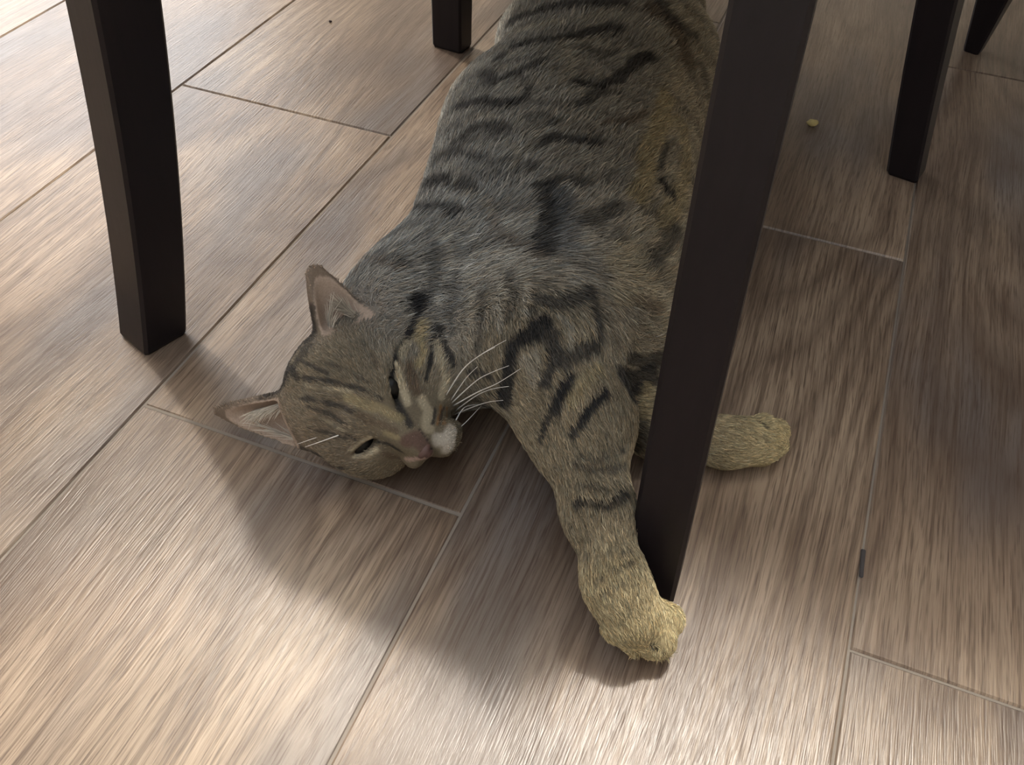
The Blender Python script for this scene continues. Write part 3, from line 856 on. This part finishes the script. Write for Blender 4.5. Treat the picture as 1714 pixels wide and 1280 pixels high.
    ('black', 8, 0.9, [(0.0895, 0.4034, 0.0462), (0.083, 0.3965, 0.0511), (0.0769, 0.3912, 0.0543), (0.0719, 0.3907, 0.0574), (0.0634, 0.3696, 0.0815)]),
    ('black', 6, 0.8, [(0.0971, 0.4227, 0.0425), (0.0901, 0.4146, 0.0483), (0.0833, 0.4065, 0.0542), (0.0779, 0.4051, 0.0591), (0.072, 0.4005, 0.0671)]),
    ('black', 5, 0.9, [(0.0686, 0.3608, 0.0751), (0.0779, 0.3869, 0.0493), (0.0827, 0.3892, 0.0491)]),
    ('brown', 5, 0.6, [(0.0918, 0.441, 0.0704), (0.0865, 0.4388, 0.0751), (0.0811, 0.4364, 0.0799), (0.0759, 0.434, 0.0847), (0.07, 0.4263, 0.0894), (0.0642, 0.4186, 0.0942), (0.0586, 0.4108, 0.099)]),
    ('dark', 7.8, 0.69, [(0.0827, 0.4642, 0.0896), (0.0884, 0.4721, 0.0879), (0.0942, 0.4801, 0.0863), (0.0985, 0.4892, 0.0847), (0.1025, 0.4965, 0.0846), (0.1074, 0.5079, 0.0816)]),
    ('dark', 3.64, 0.52, [(-0.0392, 0.4265, 0.1024), (-0.0396, 0.4204, 0.1008), (-0.0403, 0.4164, 0.0975), (-0.0407, 0.4106, 0.0957), (-0.04, 0.4058, 0.0927), (-0.0393, 0.4012, 0.0894), (-0.0386, 0.3967, 0.0862)]),
    ('dark', 3.64, 0.57, [(-0.0214, 0.4081, 0.104), (-0.0204, 0.4007, 0.1039), (-0.0194, 0.3932, 0.104), (-0.0185, 0.3879, 0.1022), (-0.0193, 0.3839, 0.0992), (-0.0201, 0.3796, 0.0965), (-0.021, 0.3765, 0.0927)]),
    ('brown', 4, 0.5, [(-0.0202, 0.4888, 0.1119), (-0.0189, 0.4789, 0.1119), (-0.0175, 0.4691, 0.112), (-0.0162, 0.4597, 0.112), (-0.0107, 0.453, 0.1135), (-0.0053, 0.4485, 0.1134), (0.0001, 0.442, 0.1149), (0.004, 0.438, 0.115), (0.008, 0.434, 0.1151), (0.0118, 0.4281, 0.1168)]),
    ('dark', 3.9, 0.52, [(-0.0594, 0.4631, 0.1039), (-0.0566, 0.4532, 0.1051), (-0.0541, 0.4451, 0.1048), (-0.0518, 0.438, 0.104), (-0.0526, 0.4318, 0.1023), (-0.0534, 0.4257, 0.1007), (-0.0542, 0.4195, 0.0991)]),
    ('dark', 3.9, 0.52, [(-0.0068, 0.4152, 0.1135), (-0.004, 0.4049, 0.115), (-0.0013, 0.3948, 0.1166), (-0.0022, 0.3874, 0.115), (-0.0032, 0.3819, 0.1118)]),
    ('dark', 3.9, 0.57, [(0.0098, 0.3839, 0.1172), (0.0105, 0.3775, 0.1166), (0.0113, 0.3731, 0.1142)]),
    ('cream', 10, 0.55, [(0.0581, 0.4387, 0.1039), (0.0638, 0.4487, 0.1006), (0.0696, 0.4587, 0.0974), (0.0753, 0.4668, 0.0958), (0.0757, 0.4612, 0.0928), (0.0759, 0.4541, 0.0911), (0.0761, 0.447, 0.0894), (0.0702, 0.4371, 0.0928), (0.0645, 0.4279, 0.0958), (0.0589, 0.4184, 0.0992)]),
    ('light', 3, 0.5, [(-0.0124, 0.4013, 0.1104), (-0.0108, 0.3928, 0.1103), (-0.0093, 0.3846, 0.1101), (-0.0078, 0.3779, 0.1087)]),
    ('light', 4, 0.5, [(0.006, 0.3596, 0.1023), (0.0095, 0.3603, 0.1043), (0.013, 0.3619, 0.1054), (0.0124, 0.3577, 0.1023), (0.0118, 0.3552, 0.0975), (0.0113, 0.3523, 0.0931)]),
    ('buff', 4, 0.5, [(0.0495, 0.3617, 0.0942), (0.0458, 0.3581, 0.0942), (0.0421, 0.3546, 0.0942), (0.0385, 0.351, 0.0942), (0.0369, 0.3471, 0.0926), (0.0354, 0.3432, 0.0909), (0.034, 0.3406, 0.0879)]),
    ('black', 3.2, 0.9, [(0.0522, 0.3489, 0.0878), (0.0491, 0.344, 0.0878), (0.0462, 0.3404, 0.0863), (0.0433, 0.3363, 0.0855), (0.0402, 0.3322, 0.0831), (0.0371, 0.3275, 0.0813), (0.0341, 0.324, 0.0781)]),
    ('black', 3.0, 0.85, [(0.0315, 0.3522, 0.0958), (0.029, 0.3475, 0.0939), (0.0266, 0.3444, 0.0903), (0.0242, 0.341, 0.087), (0.0223, 0.338, 0.0825), (0.0203, 0.3348, 0.078), (0.0184, 0.3317, 0.0735), (0.0165, 0.33, 0.0673)]),
    ('dark', 2.75, 0.6, [(0.0655, 0.3172, 0.0639), (0.0605, 0.3108, 0.0689), (0.056, 0.3062, 0.0718), (0.052, 0.3038, 0.0719), (0.0468, 0.304, 0.0735), (0.0418, 0.306, 0.0729), (0.037, 0.3092, 0.0708)]),
    ('black', 3.25, 0.85, [(0.0637, 0.2933, 0.0671), (0.0583, 0.2883, 0.0686), (0.0531, 0.2845, 0.0686), (0.0482, 0.2847, 0.0686), (0.0434, 0.2859, 0.0669), (0.0386, 0.2872, 0.0654)]),
    ('dark', 2.25, 0.6, [(0.0634, 0.3235, 0.0698), (0.0583, 0.3186, 0.0718), (0.0534, 0.314, 0.0735), (0.0487, 0.3107, 0.0738), (0.0435, 0.3107, 0.0748), (0.0385, 0.3127, 0.0733)]),
    ('dark', 2.25, 0.5, [(0.037, 0.2978, 0.0676), (0.0417, 0.2954, 0.0703), (0.0465, 0.2936, 0.072), (0.0515, 0.2933, 0.0719)]),
    ('dark', 1.88, 0.6, [(0.0718, 0.2738, 0.0464), (0.0656, 0.2643, 0.0575), (0.0612, 0.2612, 0.0591)]),
    ('dark', 1.88, 0.6, [(0.0654, 0.2786, 0.0593), (0.0698, 0.2814, 0.0527), (0.0704, 0.2787, 0.0509)]),
    ('dark', 1.88, 0.6, [(0.0469, 0.2469, 0.0511), (0.0506, 0.2478, 0.0544), (0.0545, 0.2499, 0.0557), (0.0582, 0.2516, 0.0573), (0.062, 0.2541, 0.0575), (0.066, 0.2568, 0.0575)]),
    ('dark', 1.75, 0.55, [(0.05, 0.2407, 0.0496), (0.0535, 0.242, 0.0517), (0.057, 0.243, 0.0542), (0.0606, 0.2447, 0.0558)]),
    ('dark', 1.75, 0.5, [(0.0425, 0.2616, 0.0512), (0.0465, 0.2611, 0.0542), (0.0505, 0.2604, 0.0575), (0.0547, 0.2609, 0.0589), (0.0589, 0.2639, 0.0591), (0.0633, 0.2675, 0.0582)]),
    ('black', 1.2, 0.95, [(0.0771, 0.2275, 0.0279), (0.0827, 0.2275, 0.0193), (0.0877, 0.2259, 0.0149)]),  # grooves between the front toes, their shade painted dark
    ('dark', 1.1, 0.8, [(0.0889, 0.2404, 0.0242), (0.0951, 0.2416, 0.0173)]),
    ('black', 1.1, 0.9, [(0.1422, 0.3828, 0.0319), (0.1472, 0.3832, 0.0318), (0.1528, 0.3848, 0.0302), (0.1567, 0.3809, 0.032), (0.1607, 0.3772, 0.0335)]),  # toe grooves of the lower paw, shade painted into the coat
    ('black', 0.9, 0.9, [(0.1582, 0.3837, 0.0317), (0.1622, 0.3746, 0.0335)]),
    ('dark', 1.2, 0.5, [(0.16, 0.37, 0.0313), (0.1619, 0.3667, 0.0293), (0.1644, 0.365, 0.0255)]),
    ('dark', 5, 0.7, [(0.0791, 0.3796, 0.0449), (0.0798, 0.3747, 0.0418), (0.0806, 0.3701, 0.0383), (0.0817, 0.3667, 0.0334), (0.0804, 0.3652, 0.0277), (0.0797, 0.3666, 0.0182)]),
    ('buff', 5, 0.6, [(0.0849, 0.3746, 0.0421), (0.0849, 0.3793, 0.0447), (0.0852, 0.385, 0.0461), (0.0853, 0.3904, 0.0479)]),
    ('light', 3.4, 0.55, [(-0.0434, 0.6098, 0.099), (-0.0371, 0.6062, 0.1039), (-0.0312, 0.6055, 0.107), (-0.0259, 0.6017, 0.1087), (-0.0205, 0.595, 0.112)]),
    ('light', 3.4, 0.55, [(-0.054, 0.5555, 0.0958), (-0.0488, 0.5433, 0.1007), (-0.0439, 0.5339, 0.104), (-0.0456, 0.5196, 0.1039)]),
    ('light', 3.4, 0.55, [(-0.0057, 0.6338, 0.115), (0.0003, 0.6388, 0.115), (0.0062, 0.6406, 0.1167), (0.0152, 0.6354, 0.1183)]),
    ('light', 3.4, 0.55, [(-0.0308, 0.7266, 0.0943), (-0.021, 0.7317, 0.0975), (-0.0105, 0.7095, 0.1055)]),
    ('light', 3.4, 0.55, [(0.024, 0.6183, 0.12), (0.0284, 0.6102, 0.1198), (0.0326, 0.6018, 0.12), (0.031, 0.5908, 0.1199), (0.0295, 0.5798, 0.1199)]),
    ('light', 3.4, 0.55, [(0.044, 0.589, 0.1183), (0.0528, 0.5952, 0.1182), (0.0608, 0.6098, 0.1167)]),
    ('light', 3.4, 0.55, [(-0.0149, 0.561, 0.1134), (-0.0091, 0.5513, 0.115), (-0.0034, 0.5415, 0.1167), (-0.0045, 0.5316, 0.1167), (-0.0055, 0.522, 0.1167)]),
    ('light', 3.4, 0.55, [(-0.0364, 0.5042, 0.1086), (-0.0308, 0.4978, 0.1102), (-0.0252, 0.4914, 0.1118), (-0.0223, 0.4838, 0.112), (-0.0194, 0.4765, 0.1119)]),
    ('light', 3.4, 0.55, [(0.0411, 0.7146, 0.1136), (0.0476, 0.7154, 0.1143), (0.0541, 0.7162, 0.115), (0.0605, 0.7148, 0.1151), (0.067, 0.7138, 0.115)]),
    ('light', 3.4, 0.55, [(0.094, 0.73, 0.1151), (0.0998, 0.7267, 0.1135), (0.1055, 0.7233, 0.112), (0.1096, 0.7187, 0.1093), (0.1135, 0.713, 0.1071)]),
    ('light', 3.4, 0.55, [(0.0157, 0.5257, 0.1184), (0.021, 0.5284, 0.1184), (0.0264, 0.5314, 0.1182), (0.0317, 0.5293, 0.1183), (0.0372, 0.5298, 0.1167)]),
    ('light', 3.4, 0.55, [(0.0424, 0.5208, 0.1166), (0.048, 0.5259, 0.115), (0.0536, 0.5301, 0.1141), (0.0624, 0.5391, 0.1118)]),
    ('light', 2.6, 0.5, [(-0.0517, 0.4682, 0.1054), (-0.0481, 0.4577, 0.107), (-0.0448, 0.4493, 0.107), (-0.0442, 0.4417, 0.1056), (-0.0437, 0.4346, 0.1038)]),
    ('light', 2.6, 0.5, [(-0.0386, 0.4759, 0.1087), (-0.0353, 0.4673, 0.1102), (-0.0323, 0.461, 0.1102), (-0.0292, 0.4547, 0.1102), (-0.0274, 0.4471, 0.1088), (-0.0256, 0.4379, 0.1087)]),
    ('light', 2.6, 0.5, [(-0.0301, 0.4253, 0.1038), (-0.0284, 0.4184, 0.1023), (-0.0266, 0.4099, 0.1021), (-0.0275, 0.4039, 0.099), (-0.0284, 0.3978, 0.096)]),
    ('light', 2.6, 0.5, [(-0.0148, 0.4284, 0.1103), (-0.0125, 0.4186, 0.1103), (-0.0102, 0.4074, 0.1118), (-0.0105, 0.3996, 0.112), (-0.0109, 0.3939, 0.1104)]),
    ('light', 2.6, 0.5, [(0.0008, 0.4117, 0.1168), (0.0034, 0.4015, 0.1183), (0.006, 0.3934, 0.1182), (0.0055, 0.3875, 0.1169), (0.0051, 0.3808, 0.1165)]),
    ('light', 2.6, 0.5, [(0.0255, 0.4095, 0.1182), (0.0318, 0.4078, 0.1168), (0.0357, 0.4139, 0.1151)]),
    ('light', 2.6, 0.5, [(0.0254, 0.38, 0.1166), (0.0284, 0.3774, 0.1152), (0.0315, 0.3751, 0.1135), (0.0311, 0.3715, 0.1103), (0.0306, 0.3668, 0.1082)]),
]

WHISKERS = [
    [(-0.0995, 0.3378, 0.0559), (-0.1124, 0.3405, 0.0483), (-0.1277, 0.3408, 0.0397)],
    [(-0.1005, 0.3363, 0.0549), (-0.112, 0.3372, 0.0473), (-0.1226, 0.3385, 0.04)],
    [(-0.0385, 0.3687, 0.0608), (-0.0286, 0.367, 0.0834), (-0.0168, 0.3613, 0.1026), (-0.0042, 0.3538, 0.1205)],
    [(-0.0396, 0.3678, 0.059), (-0.0298, 0.3675, 0.0812), (-0.0202, 0.3619, 0.0987), (-0.01, 0.3542, 0.1146)],
    [(-0.0365, 0.3683, 0.0515), (-0.0216, 0.3652, 0.0749), (-0.012, 0.3555, 0.0929), (-0.0021, 0.3447, 0.11)],
    [(-0.0357, 0.3684, 0.0488), (-0.0202, 0.3608, 0.0703), (-0.0084, 0.3502, 0.0897), (0.0044, 0.3415, 0.1114)],
    [(-0.035, 0.3731, 0.039), (-0.0216, 0.3656, 0.0616), (-0.0118, 0.3538, 0.0808), (-0.0016, 0.3401, 0.0984)],
    [(-0.0353, 0.3763, 0.0322), (-0.0217, 0.367, 0.0511), (-0.0129, 0.3552, 0.0683), (-0.0047, 0.3421, 0.0845)],
    [(-0.0337, 0.3633, 0.0415), (-0.0291, 0.3724, 0.0433), (-0.0207, 0.3773, 0.0413)],
    [(-0.034, 0.3535, 0.0495), (-0.0306, 0.3587, 0.0405), (-0.0186, 0.376, 0.0416)],
    [(-0.0368, 0.3683, 0.0542), (-0.0274, 0.3654, 0.0768), (-0.02, 0.3575, 0.0952)],
]

COATS = {'dark': (0.050, 0.047, 0.044), 'black': (0.020, 0.020, 0.022), 'pale': (0.46, 0.41, 0.30), 'buff': (0.36, 0.30, 0.175),
         'brown': (0.115, 0.085, 0.060), 'white': (0.55, 0.52, 0.46), 'cream': (0.47, 0.42, 0.31), 'orange': (0.30, 0.165, 0.075),
         'pink': (0.125, 0.078, 0.066), 'lip': (0.42, 0.31, 0.27), 'light': (0.36, 0.34, 0.29), 'grey': (0.15, 0.155, 0.16)}  # 'light' is pale hair that also stands in for light on the back
_lat = RNG.random((48, 48, 48)).astype(np.float32)


def vnoise(p, cell):
    q = p / cell + 1000.0
    i = np.floor(q).astype(int)
    f = q - i
    f = f * f * (3 - 2 * f)
    out = 0
    for a in (0, 1):
        for b in (0, 1):
            for c in (0, 1):
                w = (f[:, 0] if a else 1 - f[:, 0]) * (f[:, 1] if b else 1 - f[:, 1]) * (f[:, 2] if c else 1 - f[:, 2])
                out = out + w * _lat[(i[:, 0] + a) % 48, (i[:, 1] + b) % 48, (i[:, 2] + c) % 48]
    return out


def sstep(x, a, b):
    t = np.clip((x - a) / (b - a), 0, 1)
    return t * t * (3 - 2 * t)


def poly_dist(p, pts):
    pts = np.array(pts)
    if len(pts) == 1:
        return np.linalg.norm(p - pts[0], axis=1)
    d = np.full(len(p), 9.0)
    for a, b in zip(pts[:-1], pts[1:]):
        ba = b - a
        t = np.clip((p - a) @ ba / (ba @ ba + 1e-12), 0, 1)
        d = np.minimum(d, np.linalg.norm(p - a - t[:, None] * ba, axis=1))
    return d


TAGS = ['body', 'head', 'arm', 'paw', 'arm2', 'paw2', 'hind', 'tail', 'ear']


def tag_field(p):
    """distance of every point to each named region of the body"""
    D = np.full((len(p), len(TAGS)), 1.0, np.float32)
    for kind, d, k, op, tag in PRIMS:
        if op > 0:
            j = TAGS.index(tag)
            D[:, j] = np.minimum(D[:, j], prim_sdf(kind, d, p))
    W = np.exp(-(D - D.min(1, keepdims=True)) / 0.007)
    return W / W.sum(1, keepdims=True)


AXIS = np.array((0.14, 0.99, 0.0))
SIDE = np.array((0.99, -0.14, 0.0))
TAG_RGB = np.array([(0.315, 0.298, 0.260), (0.190, 0.162, 0.116), (0.225, 0.190, 0.132), (0.42, 0.35, 0.205), (0.26, 0.22, 0.15),
                    (0.40, 0.34, 0.20), (0.17, 0.14, 0.11), (0.10, 0.09, 0.08), (0.24, 0.19, 0.15)])


def coat(p, W):
    col = W @ TAG_RGB
    q = p - np.array((0.03, 0.60, 0))
    s, l = q @ AXIS, q @ SIDE
    wb = W[:, 0]
    n1 = vnoise(p * np.array((1, 1, 1)), 0.018)
    n2 = vnoise(p + 0.37, 0.007)
    n3 = vnoise(p + 5.1, 0.045)
    # belly is paler and warmer, the greyer back has cool daylight painted in
    m = (wb * sstep(l + 0.02 * (n1 - 0.5), 0.045, 0.085) * sstep(p[:, 1], 0.36, 0.44) * 0.7)[:, None]
    col = col * (1 - m) + np.array((0.38, 0.33, 0.235)) * m
    m = (wb * sstep(-l + 0.03 * (n3 - 0.5), -0.03, 0.05) * 0.55)[:, None]
    col = col * (1 - m) + np.array((0.315, 0.325, 0.320)) * m
    # loose tabby bands right round the trunk
    band = 0.5 + 0.5 * np.sin((s + 0.028 * (n3 - 0.5) + 0.12 * np.abs(l)) * 2 * math.pi / 0.042)
    m = (wb * sstep(band + 0.6 * (n1 - 0.5), 0.62, 0.95) * 0.35)[:, None]
    col = col * (1 - m) + np.array((0.055, 0.052, 0.050)) * m
    col = col * (0.80 + 0.40 * n1 + 0.0 * n2)[:, None]
    wob = 1 + 0.7 * (n2 - 0.5)
    for key, w, st, pts in MARKS:
        P_ = np.array(pts)
        r = w * 0.001 * 1.7
        near = ((p > P_.min(0) - r) & (p < P_.max(0) + r)).all(1)
        idx = np.nonzero(near)[0]
        if not len(idx):
            continue
        d = poly_dist(p[idx], pts) * wob[idx]
        m = (st * sstep(d, w * 0.00125, w * 0.0006))[:, None]
        col[idx] = col[idx] * (1 - m) + np.array(COATS[key]) * m
    return np.clip(col, 0.008, 0.8)


def fur_material():
    k = NT('tabby_fur')
    at = k.n('ShaderNodeAttribute', attribute_name='coat')
    hi = k.n('ShaderNodeHairInfo')
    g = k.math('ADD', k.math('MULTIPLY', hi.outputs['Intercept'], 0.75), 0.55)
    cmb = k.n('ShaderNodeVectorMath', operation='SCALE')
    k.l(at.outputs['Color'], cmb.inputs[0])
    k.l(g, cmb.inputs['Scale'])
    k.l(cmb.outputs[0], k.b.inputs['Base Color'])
    k.b.inputs['Roughness'].default_value = 0.55
    k.b.inputs['Specular IOR Level'].default_value = 0.25
    return k.m


def skin_material():
    k = NT('cat_undercoat')
    at = k.n('ShaderNodeAttribute', attribute_name='coat')
    n = k.noise(k.n('ShaderNodeTexCoord').outputs['Object'], 900, 2)
    c = k.mix(n, (0.55, 0.55, 0.55), (1.0, 1.0, 1.0))
    k.l(k.mix(1.0, at.outputs['Color'], c, 'MULTIPLY'), k.b.inputs['Base Color'])
    k.b.inputs['Roughness'].default_value = 0.75
    k.b.inputs['Specular IOR Level'].default_value = 0.15
    return k.m


cat = link('cat', cat_mesh, skin_material(), None, True)
cat['label'] = 'grey-brown tabby cat lying on its side on the floor under the chair'
cat['category'] = 'cat'
VW = tag_field(CV)
VC = coat(CV, VW)


def ear_inner(p):
    """1 inside the hollow of an ear"""
    out = np.zeros(len(p))
    for kind, d, k, op, tag in PRIMS:
        if tag != 'ear':
            continue
        base, tip, o, w, rb, rt, depth = d
        ax = tip - base
        L = np.linalg.norm(ax)
        q = p - base
        y = q @ (ax / L) / L
        rad = rt + (rb - rt) * (1 - np.clip(y, 0, 1)) ** 0.8
        x, z = q @ w, q @ o
        ri = np.sqrt(x * x + ((z - depth) * 1.25) ** 2)
        out = np.maximum(out, ((ri < rad - 0.0005) & (y > 0.04) & (y < 1.03)).astype(float))
    return out


HEAD_D = np.min([prim_sdf(kk, d, CV) for kk, d, k, op, tag in PRIMS if tag == 'head' and op > 0], axis=0)
EI = ear_inner(CV) * (VW[:, TAGS.index('ear')] > 0.3) * (HEAD_D > 0.0012)
VC = VC * (1 - EI[:, None]) + np.array((0.50, 0.40, 0.33)) * EI[:, None]
att = cat_mesh.attributes.new('coat', 'FLOAT_COLOR', 'POINT')
att.data.foreach_set('color', np.c_[VC, np.ones(len(VC))].astype(np.float32).ravel())

# ---- fur: strands grown from the surface, flowing from nose to tail and down the legs
tri = np.concatenate([CF[:, [0, 1, 2]], CF[:, [0, 2, 3]]])
A, B, C_ = CV[tri[:, 0]], CV[tri[:, 1]], CV[tri[:, 2]]
nr = np.cross(B - A, C_ - A)
area = np.linalg.norm(nr, axis=1) / 2
tw = VW[tri[:, 0]]
dens = tw @ np.array((1.0, 2.6, 1.9, 2.6, 1.9, 2.6, 0.7, 0.6, 1.5))
nz = nr[:, 2] / (2 * area + 1e-12)
under = (nz < -0.2) & (A[:, 2] < 0.012)
dens[under] = 0.0
dens[(nz < 0)] *= 0.5
dens[A[:, 1] > 1.02] *= 0.2
dens *= 1 - EI[tri[:, 0]]
pr = area * dens
NS = 300000
pick = RNG.choice(len(tri), NS, p=pr / pr.sum())
u1, u2 = RNG.random(NS), RNG.random(NS)
sw = u1 + u2 > 1
u1[sw], u2[sw] = 1 - u1[sw], 1 - u2[sw]
root = A[pick] + (B - A)[pick] * u1[:, None] + (C_ - A)[pick] * u2[:, None]
nrm = grad_at(root)
SWt = tag_field(root)
# flow
NOSE = hd(0, -0.020, 0.056)
flow_head = root - NOSE
flow_head /= np.linalg.norm(flow_head, axis=1, keepdims=True)


def unit(a, b):
    v = np.array(b) - np.array(a)
    return v / np.linalg.norm(v)


arm_dir = unit((0.014, 0.40, 0.05), (0.075, 0.23, 0.0))
FLOW = np.array([(0.52, 0.85, -0.1), (0, 0, 0), arm_dir, arm_dir, (0.97, -0.1, -0.05), (0.97, -0.1, -0.05), (0.5, 0.5, 0), (0.1, 1, 0), (-0.4, 0.3, 0.3)])
flow = SWt @ FLOW + SWt[:, 1:2] * flow_head
# on the chest the coat turns towards the forelegs, over the back it lies along the spine
q = root - np.array((0.03, 0.60, 0))
chest = (SWt[:, 0] * sstep(-(q @ AXIS), 0.10, 0.20))[:, None]
flow = flow * (1 - chest) + np.array((0.65, -0.30, -0.2)) * chest * 0.9 + flow * chest * 0.35
flow += 0.55 * np.stack([vnoise(root + o, 0.016) - 0.5 for o in (1.0, 2.0, 3.0)], 1)
flow += RNG.normal(0, 0.16, (NS, 3))
flow -= nrm * (flow * nrm).sum(1, keepdims=True)
flow /= np.linalg.norm(flow, axis=1, keepdims=True) + 1e-9
length = SWt @ np.array((0.0125, 0.0046, 0.0075, 0.0034, 0.0070, 0.0036, 0.010, 0.012, 0.0022))
dn = np.linalg.norm(root - hd(0, -0.022, 0.050), axis=1)
length *= 0.42 + 0.58 * sstep(dn, 0.010, 0.050)
length *= 0.7 + 0.6 * RNG.random(NS)
keep = np.ones(NS, bool)
for ex, ey, ez, ea in EYES:
    ql = (root - hd(ex, ey, ez)) @ tilt(ea)
    keep &= ~((np.abs(ql[:, 0]) < 0.0098) & (np.abs(ql[:, 1]) < 0.0030) & (np.abs(ql[:, 2]) < 0.02))
ql = (root - hd(0, -0.0225, 0.055)) @ HR
keep &= ~((ql[:, 0] ** 2 / 0.0062 ** 2 + ql[:, 1] ** 2 / 0.0050 ** 2 < 1) & (np.abs(ql[:, 2]) < 0.012))
lift = (0.42 + 0.25 * RNG.random(NS)) * (SWt @ np.array((1, 0.75, 0.8, 0.8, 0.8, 0.8, 1, 1, 0.6)))
scol = coat(root + flow * (length * 0.5)[:, None] + nrm * 0.001, SWt)
scol *= np.exp(RNG.normal(0, 1, NS) * (0.36 - 0.12 * SWt[:, 1]))[:, None]
warm = RNG.normal(0, 0.05, NS)
scol[:, 0] *= 1 + warm
scol[:, 2] *= 1 - warm
# tufts inside the ears
TU, TUd, TUl = [], [], []
for kind, d, k, op, tag in PRIMS:
    if tag != 'ear':
        continue
    base, tip, o, w, rb, rt, depth = d
    for i in range(260):
        side = 1 if RNG.random() < 0.75 else -1
        a = RNG.random()
        r0 = base + (tip - base) * (0.02 + 0.45 * a) + w * side * (rb * (0.75 - 0.45 * a)) + o * 0.002
        TU.append(r0)
        v = (tip - base) / np.linalg.norm(tip - base) * RNG.uniform(0.5, 1.1) - w * side * RNG.uniform(0.2, 0.9) + o * RNG.uniform(0.1, 0.6)
        TUd.append(v / np.linalg.norm(v))
        TUl.append(RNG.uniform(0.008, 0.017))
root = np.concatenate([root[keep], np.array(TU)])
nrm = np.concatenate([nrm[keep], np.repeat(np.zeros((1, 3)), len(TU), 0)])
flow = np.concatenate([flow[keep], np.array(TUd)])
length = np.concatenate([length[keep], np.array(TUl)])
lift = np.concatenate([lift[keep], np.zeros(len(TU))])
scol = np.concatenate([scol[keep], np.array((0.60, 0.56, 0.49)) * RNG.uniform(0.7, 1.15, (len(TU), 1))])
NS = len(root)
NP = 5
tt = np.linspace(0, 1, NP)
pts = np.empty((NS, NP, 3), np.float32)
for i, t in enumerate(tt):
    pts[:, i] = root - nrm * 0.0006 + length[:, None] * (flow * t + nrm * lift[:, None] * (t - 0.55 * t * t))
pts[:, :, 2] = np.maximum(pts[:, :, 2], 0.0006)
hc = bpy.data.hair_curves.new('fur')
hc.add_curves([NP] * NS)
hc.attributes['position'].data.foreach_set('vector', pts.ravel())
rad = (np.array((0.00021, 0.00020, 0.00018, 0.00013, 0.00004))[None] * (0.8 + 0.4 * RNG.random((NS, 1)))).astype(np.float32)
ra = hc.attributes.get('radius') or hc.attributes.new('radius', 'FLOAT', 'POINT')
ra.data.foreach_set('value', rad.ravel())
ca = hc.attributes.new('coat', 'FLOAT_COLOR', 'CURVE')
ca.data.foreach_set('color', np.c_[np.clip(scol, 0.005, 0.85), np.ones(NS)].astype(np.float32).ravel())
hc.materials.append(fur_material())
fur = bpy.data.objects.new('fur', hc)
COL.objects.link(fur)
fur.parent = cat
fur['kind'] = 'stuff'

# ---- eyes, nose, whiskers
M_EYE = NT('dark_eye')
M_EYE.b.inputs['Base Color'].default_value = (0.005, 0.0045, 0.004, 1)
M_EYE.b.inputs['Roughness'].default_value = 0.35
M_EYE.b.inputs['Specular IOR Level'].default_value = 0.25
M_NOSE = plain('nose_leather', (0.105, 0.060, 0.053), 0.5, 0.4)
M_WHISK = plain('whisker_white', (0.85, 0.84, 0.82), 0.4, 0.5)


def head_pt(p):
    return tuple(hd(*p))


for ex, ey, ez, ea in EYES:
    bm = bmesh.new()
    bmesh.ops.create_uvsphere(bm, u_segments=24, v_segments=16, radius=0.0092)
    c = hd(ex, ey, ez - 0.0115)
    bmesh.ops.translate(bm, verts=bm.verts, vec=c)
    from_bm('eye', bm, M_EYE.m, cat, True)

# nose leather: a rounded triangle with a groove and two nostrils
bm = bmesh.new()
bmesh.ops.create_uvsphere(bm, u_segments=24, v_segments=14, radius=1.0)
for v in bm.verts:
    x, y, z = v.co
    wid = 0.0042 + 0.0022 * (y + 1) / 2
    X = x * wid
    Y = -0.0222 + y * 0.0046
    Z = 0.0535 + z * 0.0042 - 0.10 * y * 0.0046
    if z > 0:
        for sx in (1, -1):
            dd = ((X - sx * 0.0034) / 0.0014) ** 2 + ((Y + 0.0240) / 0.0011) ** 2
            Z -= 0.0018 * math.exp(-dd)
        Z -= 0.0006 * math.exp(-(X / 0.0008) ** 2) * max(0.0, -y)
    v.co = hd(X, Y, Z)
from_bm('nose', bm, M_NOSE, cat, True)


def whisker_bm(ctrl, r0=0.00044):
    P_ = [np.array(c) for c in ctrl]
    line = []
    n = len(P_)
    for i in range(n - 1):
        p0, p1, p2, p3 = P_[max(i - 1, 0)], P_[i], P_[i + 1], P_[min(i + 2, n - 1)]
        for t in np.linspace(0, 1, 5)[:-1]:
            line.append(0.5 * (2 * p1 + (p2 - p0) * t + (2 * p0 - 5 * p1 + 4 * p2 - p3) * t * t + (3 * p1 - p0 - 3 * p2 + p3) * t ** 3))
    line.append(P_[-1])
    bm = bmesh.new()
    rings = []
    for i, c in enumerate(line):
        d = line[min(i + 1, len(line) - 1)] - line[max(i - 1, 0)]
        d = d / np.linalg.norm(d)
        a = np.cross(d, (0.3, 0.2, 1.0))
        a /= np.linalg.norm(a)
        b = np.cross(d, a)
        r = r0 * (1 - 0.8 * i / len(line))
        rings.append([tuple(c + a * r * math.cos(k * math.pi / 2.5) + b * r * math.sin(k * math.pi / 2.5)) for k in range(5)])
    loft(bm, rings)
    return bm


for ctrl in WHISKERS:
    from_bm('whisker', whisker_bm(ctrl), M_WHISK, cat, True)
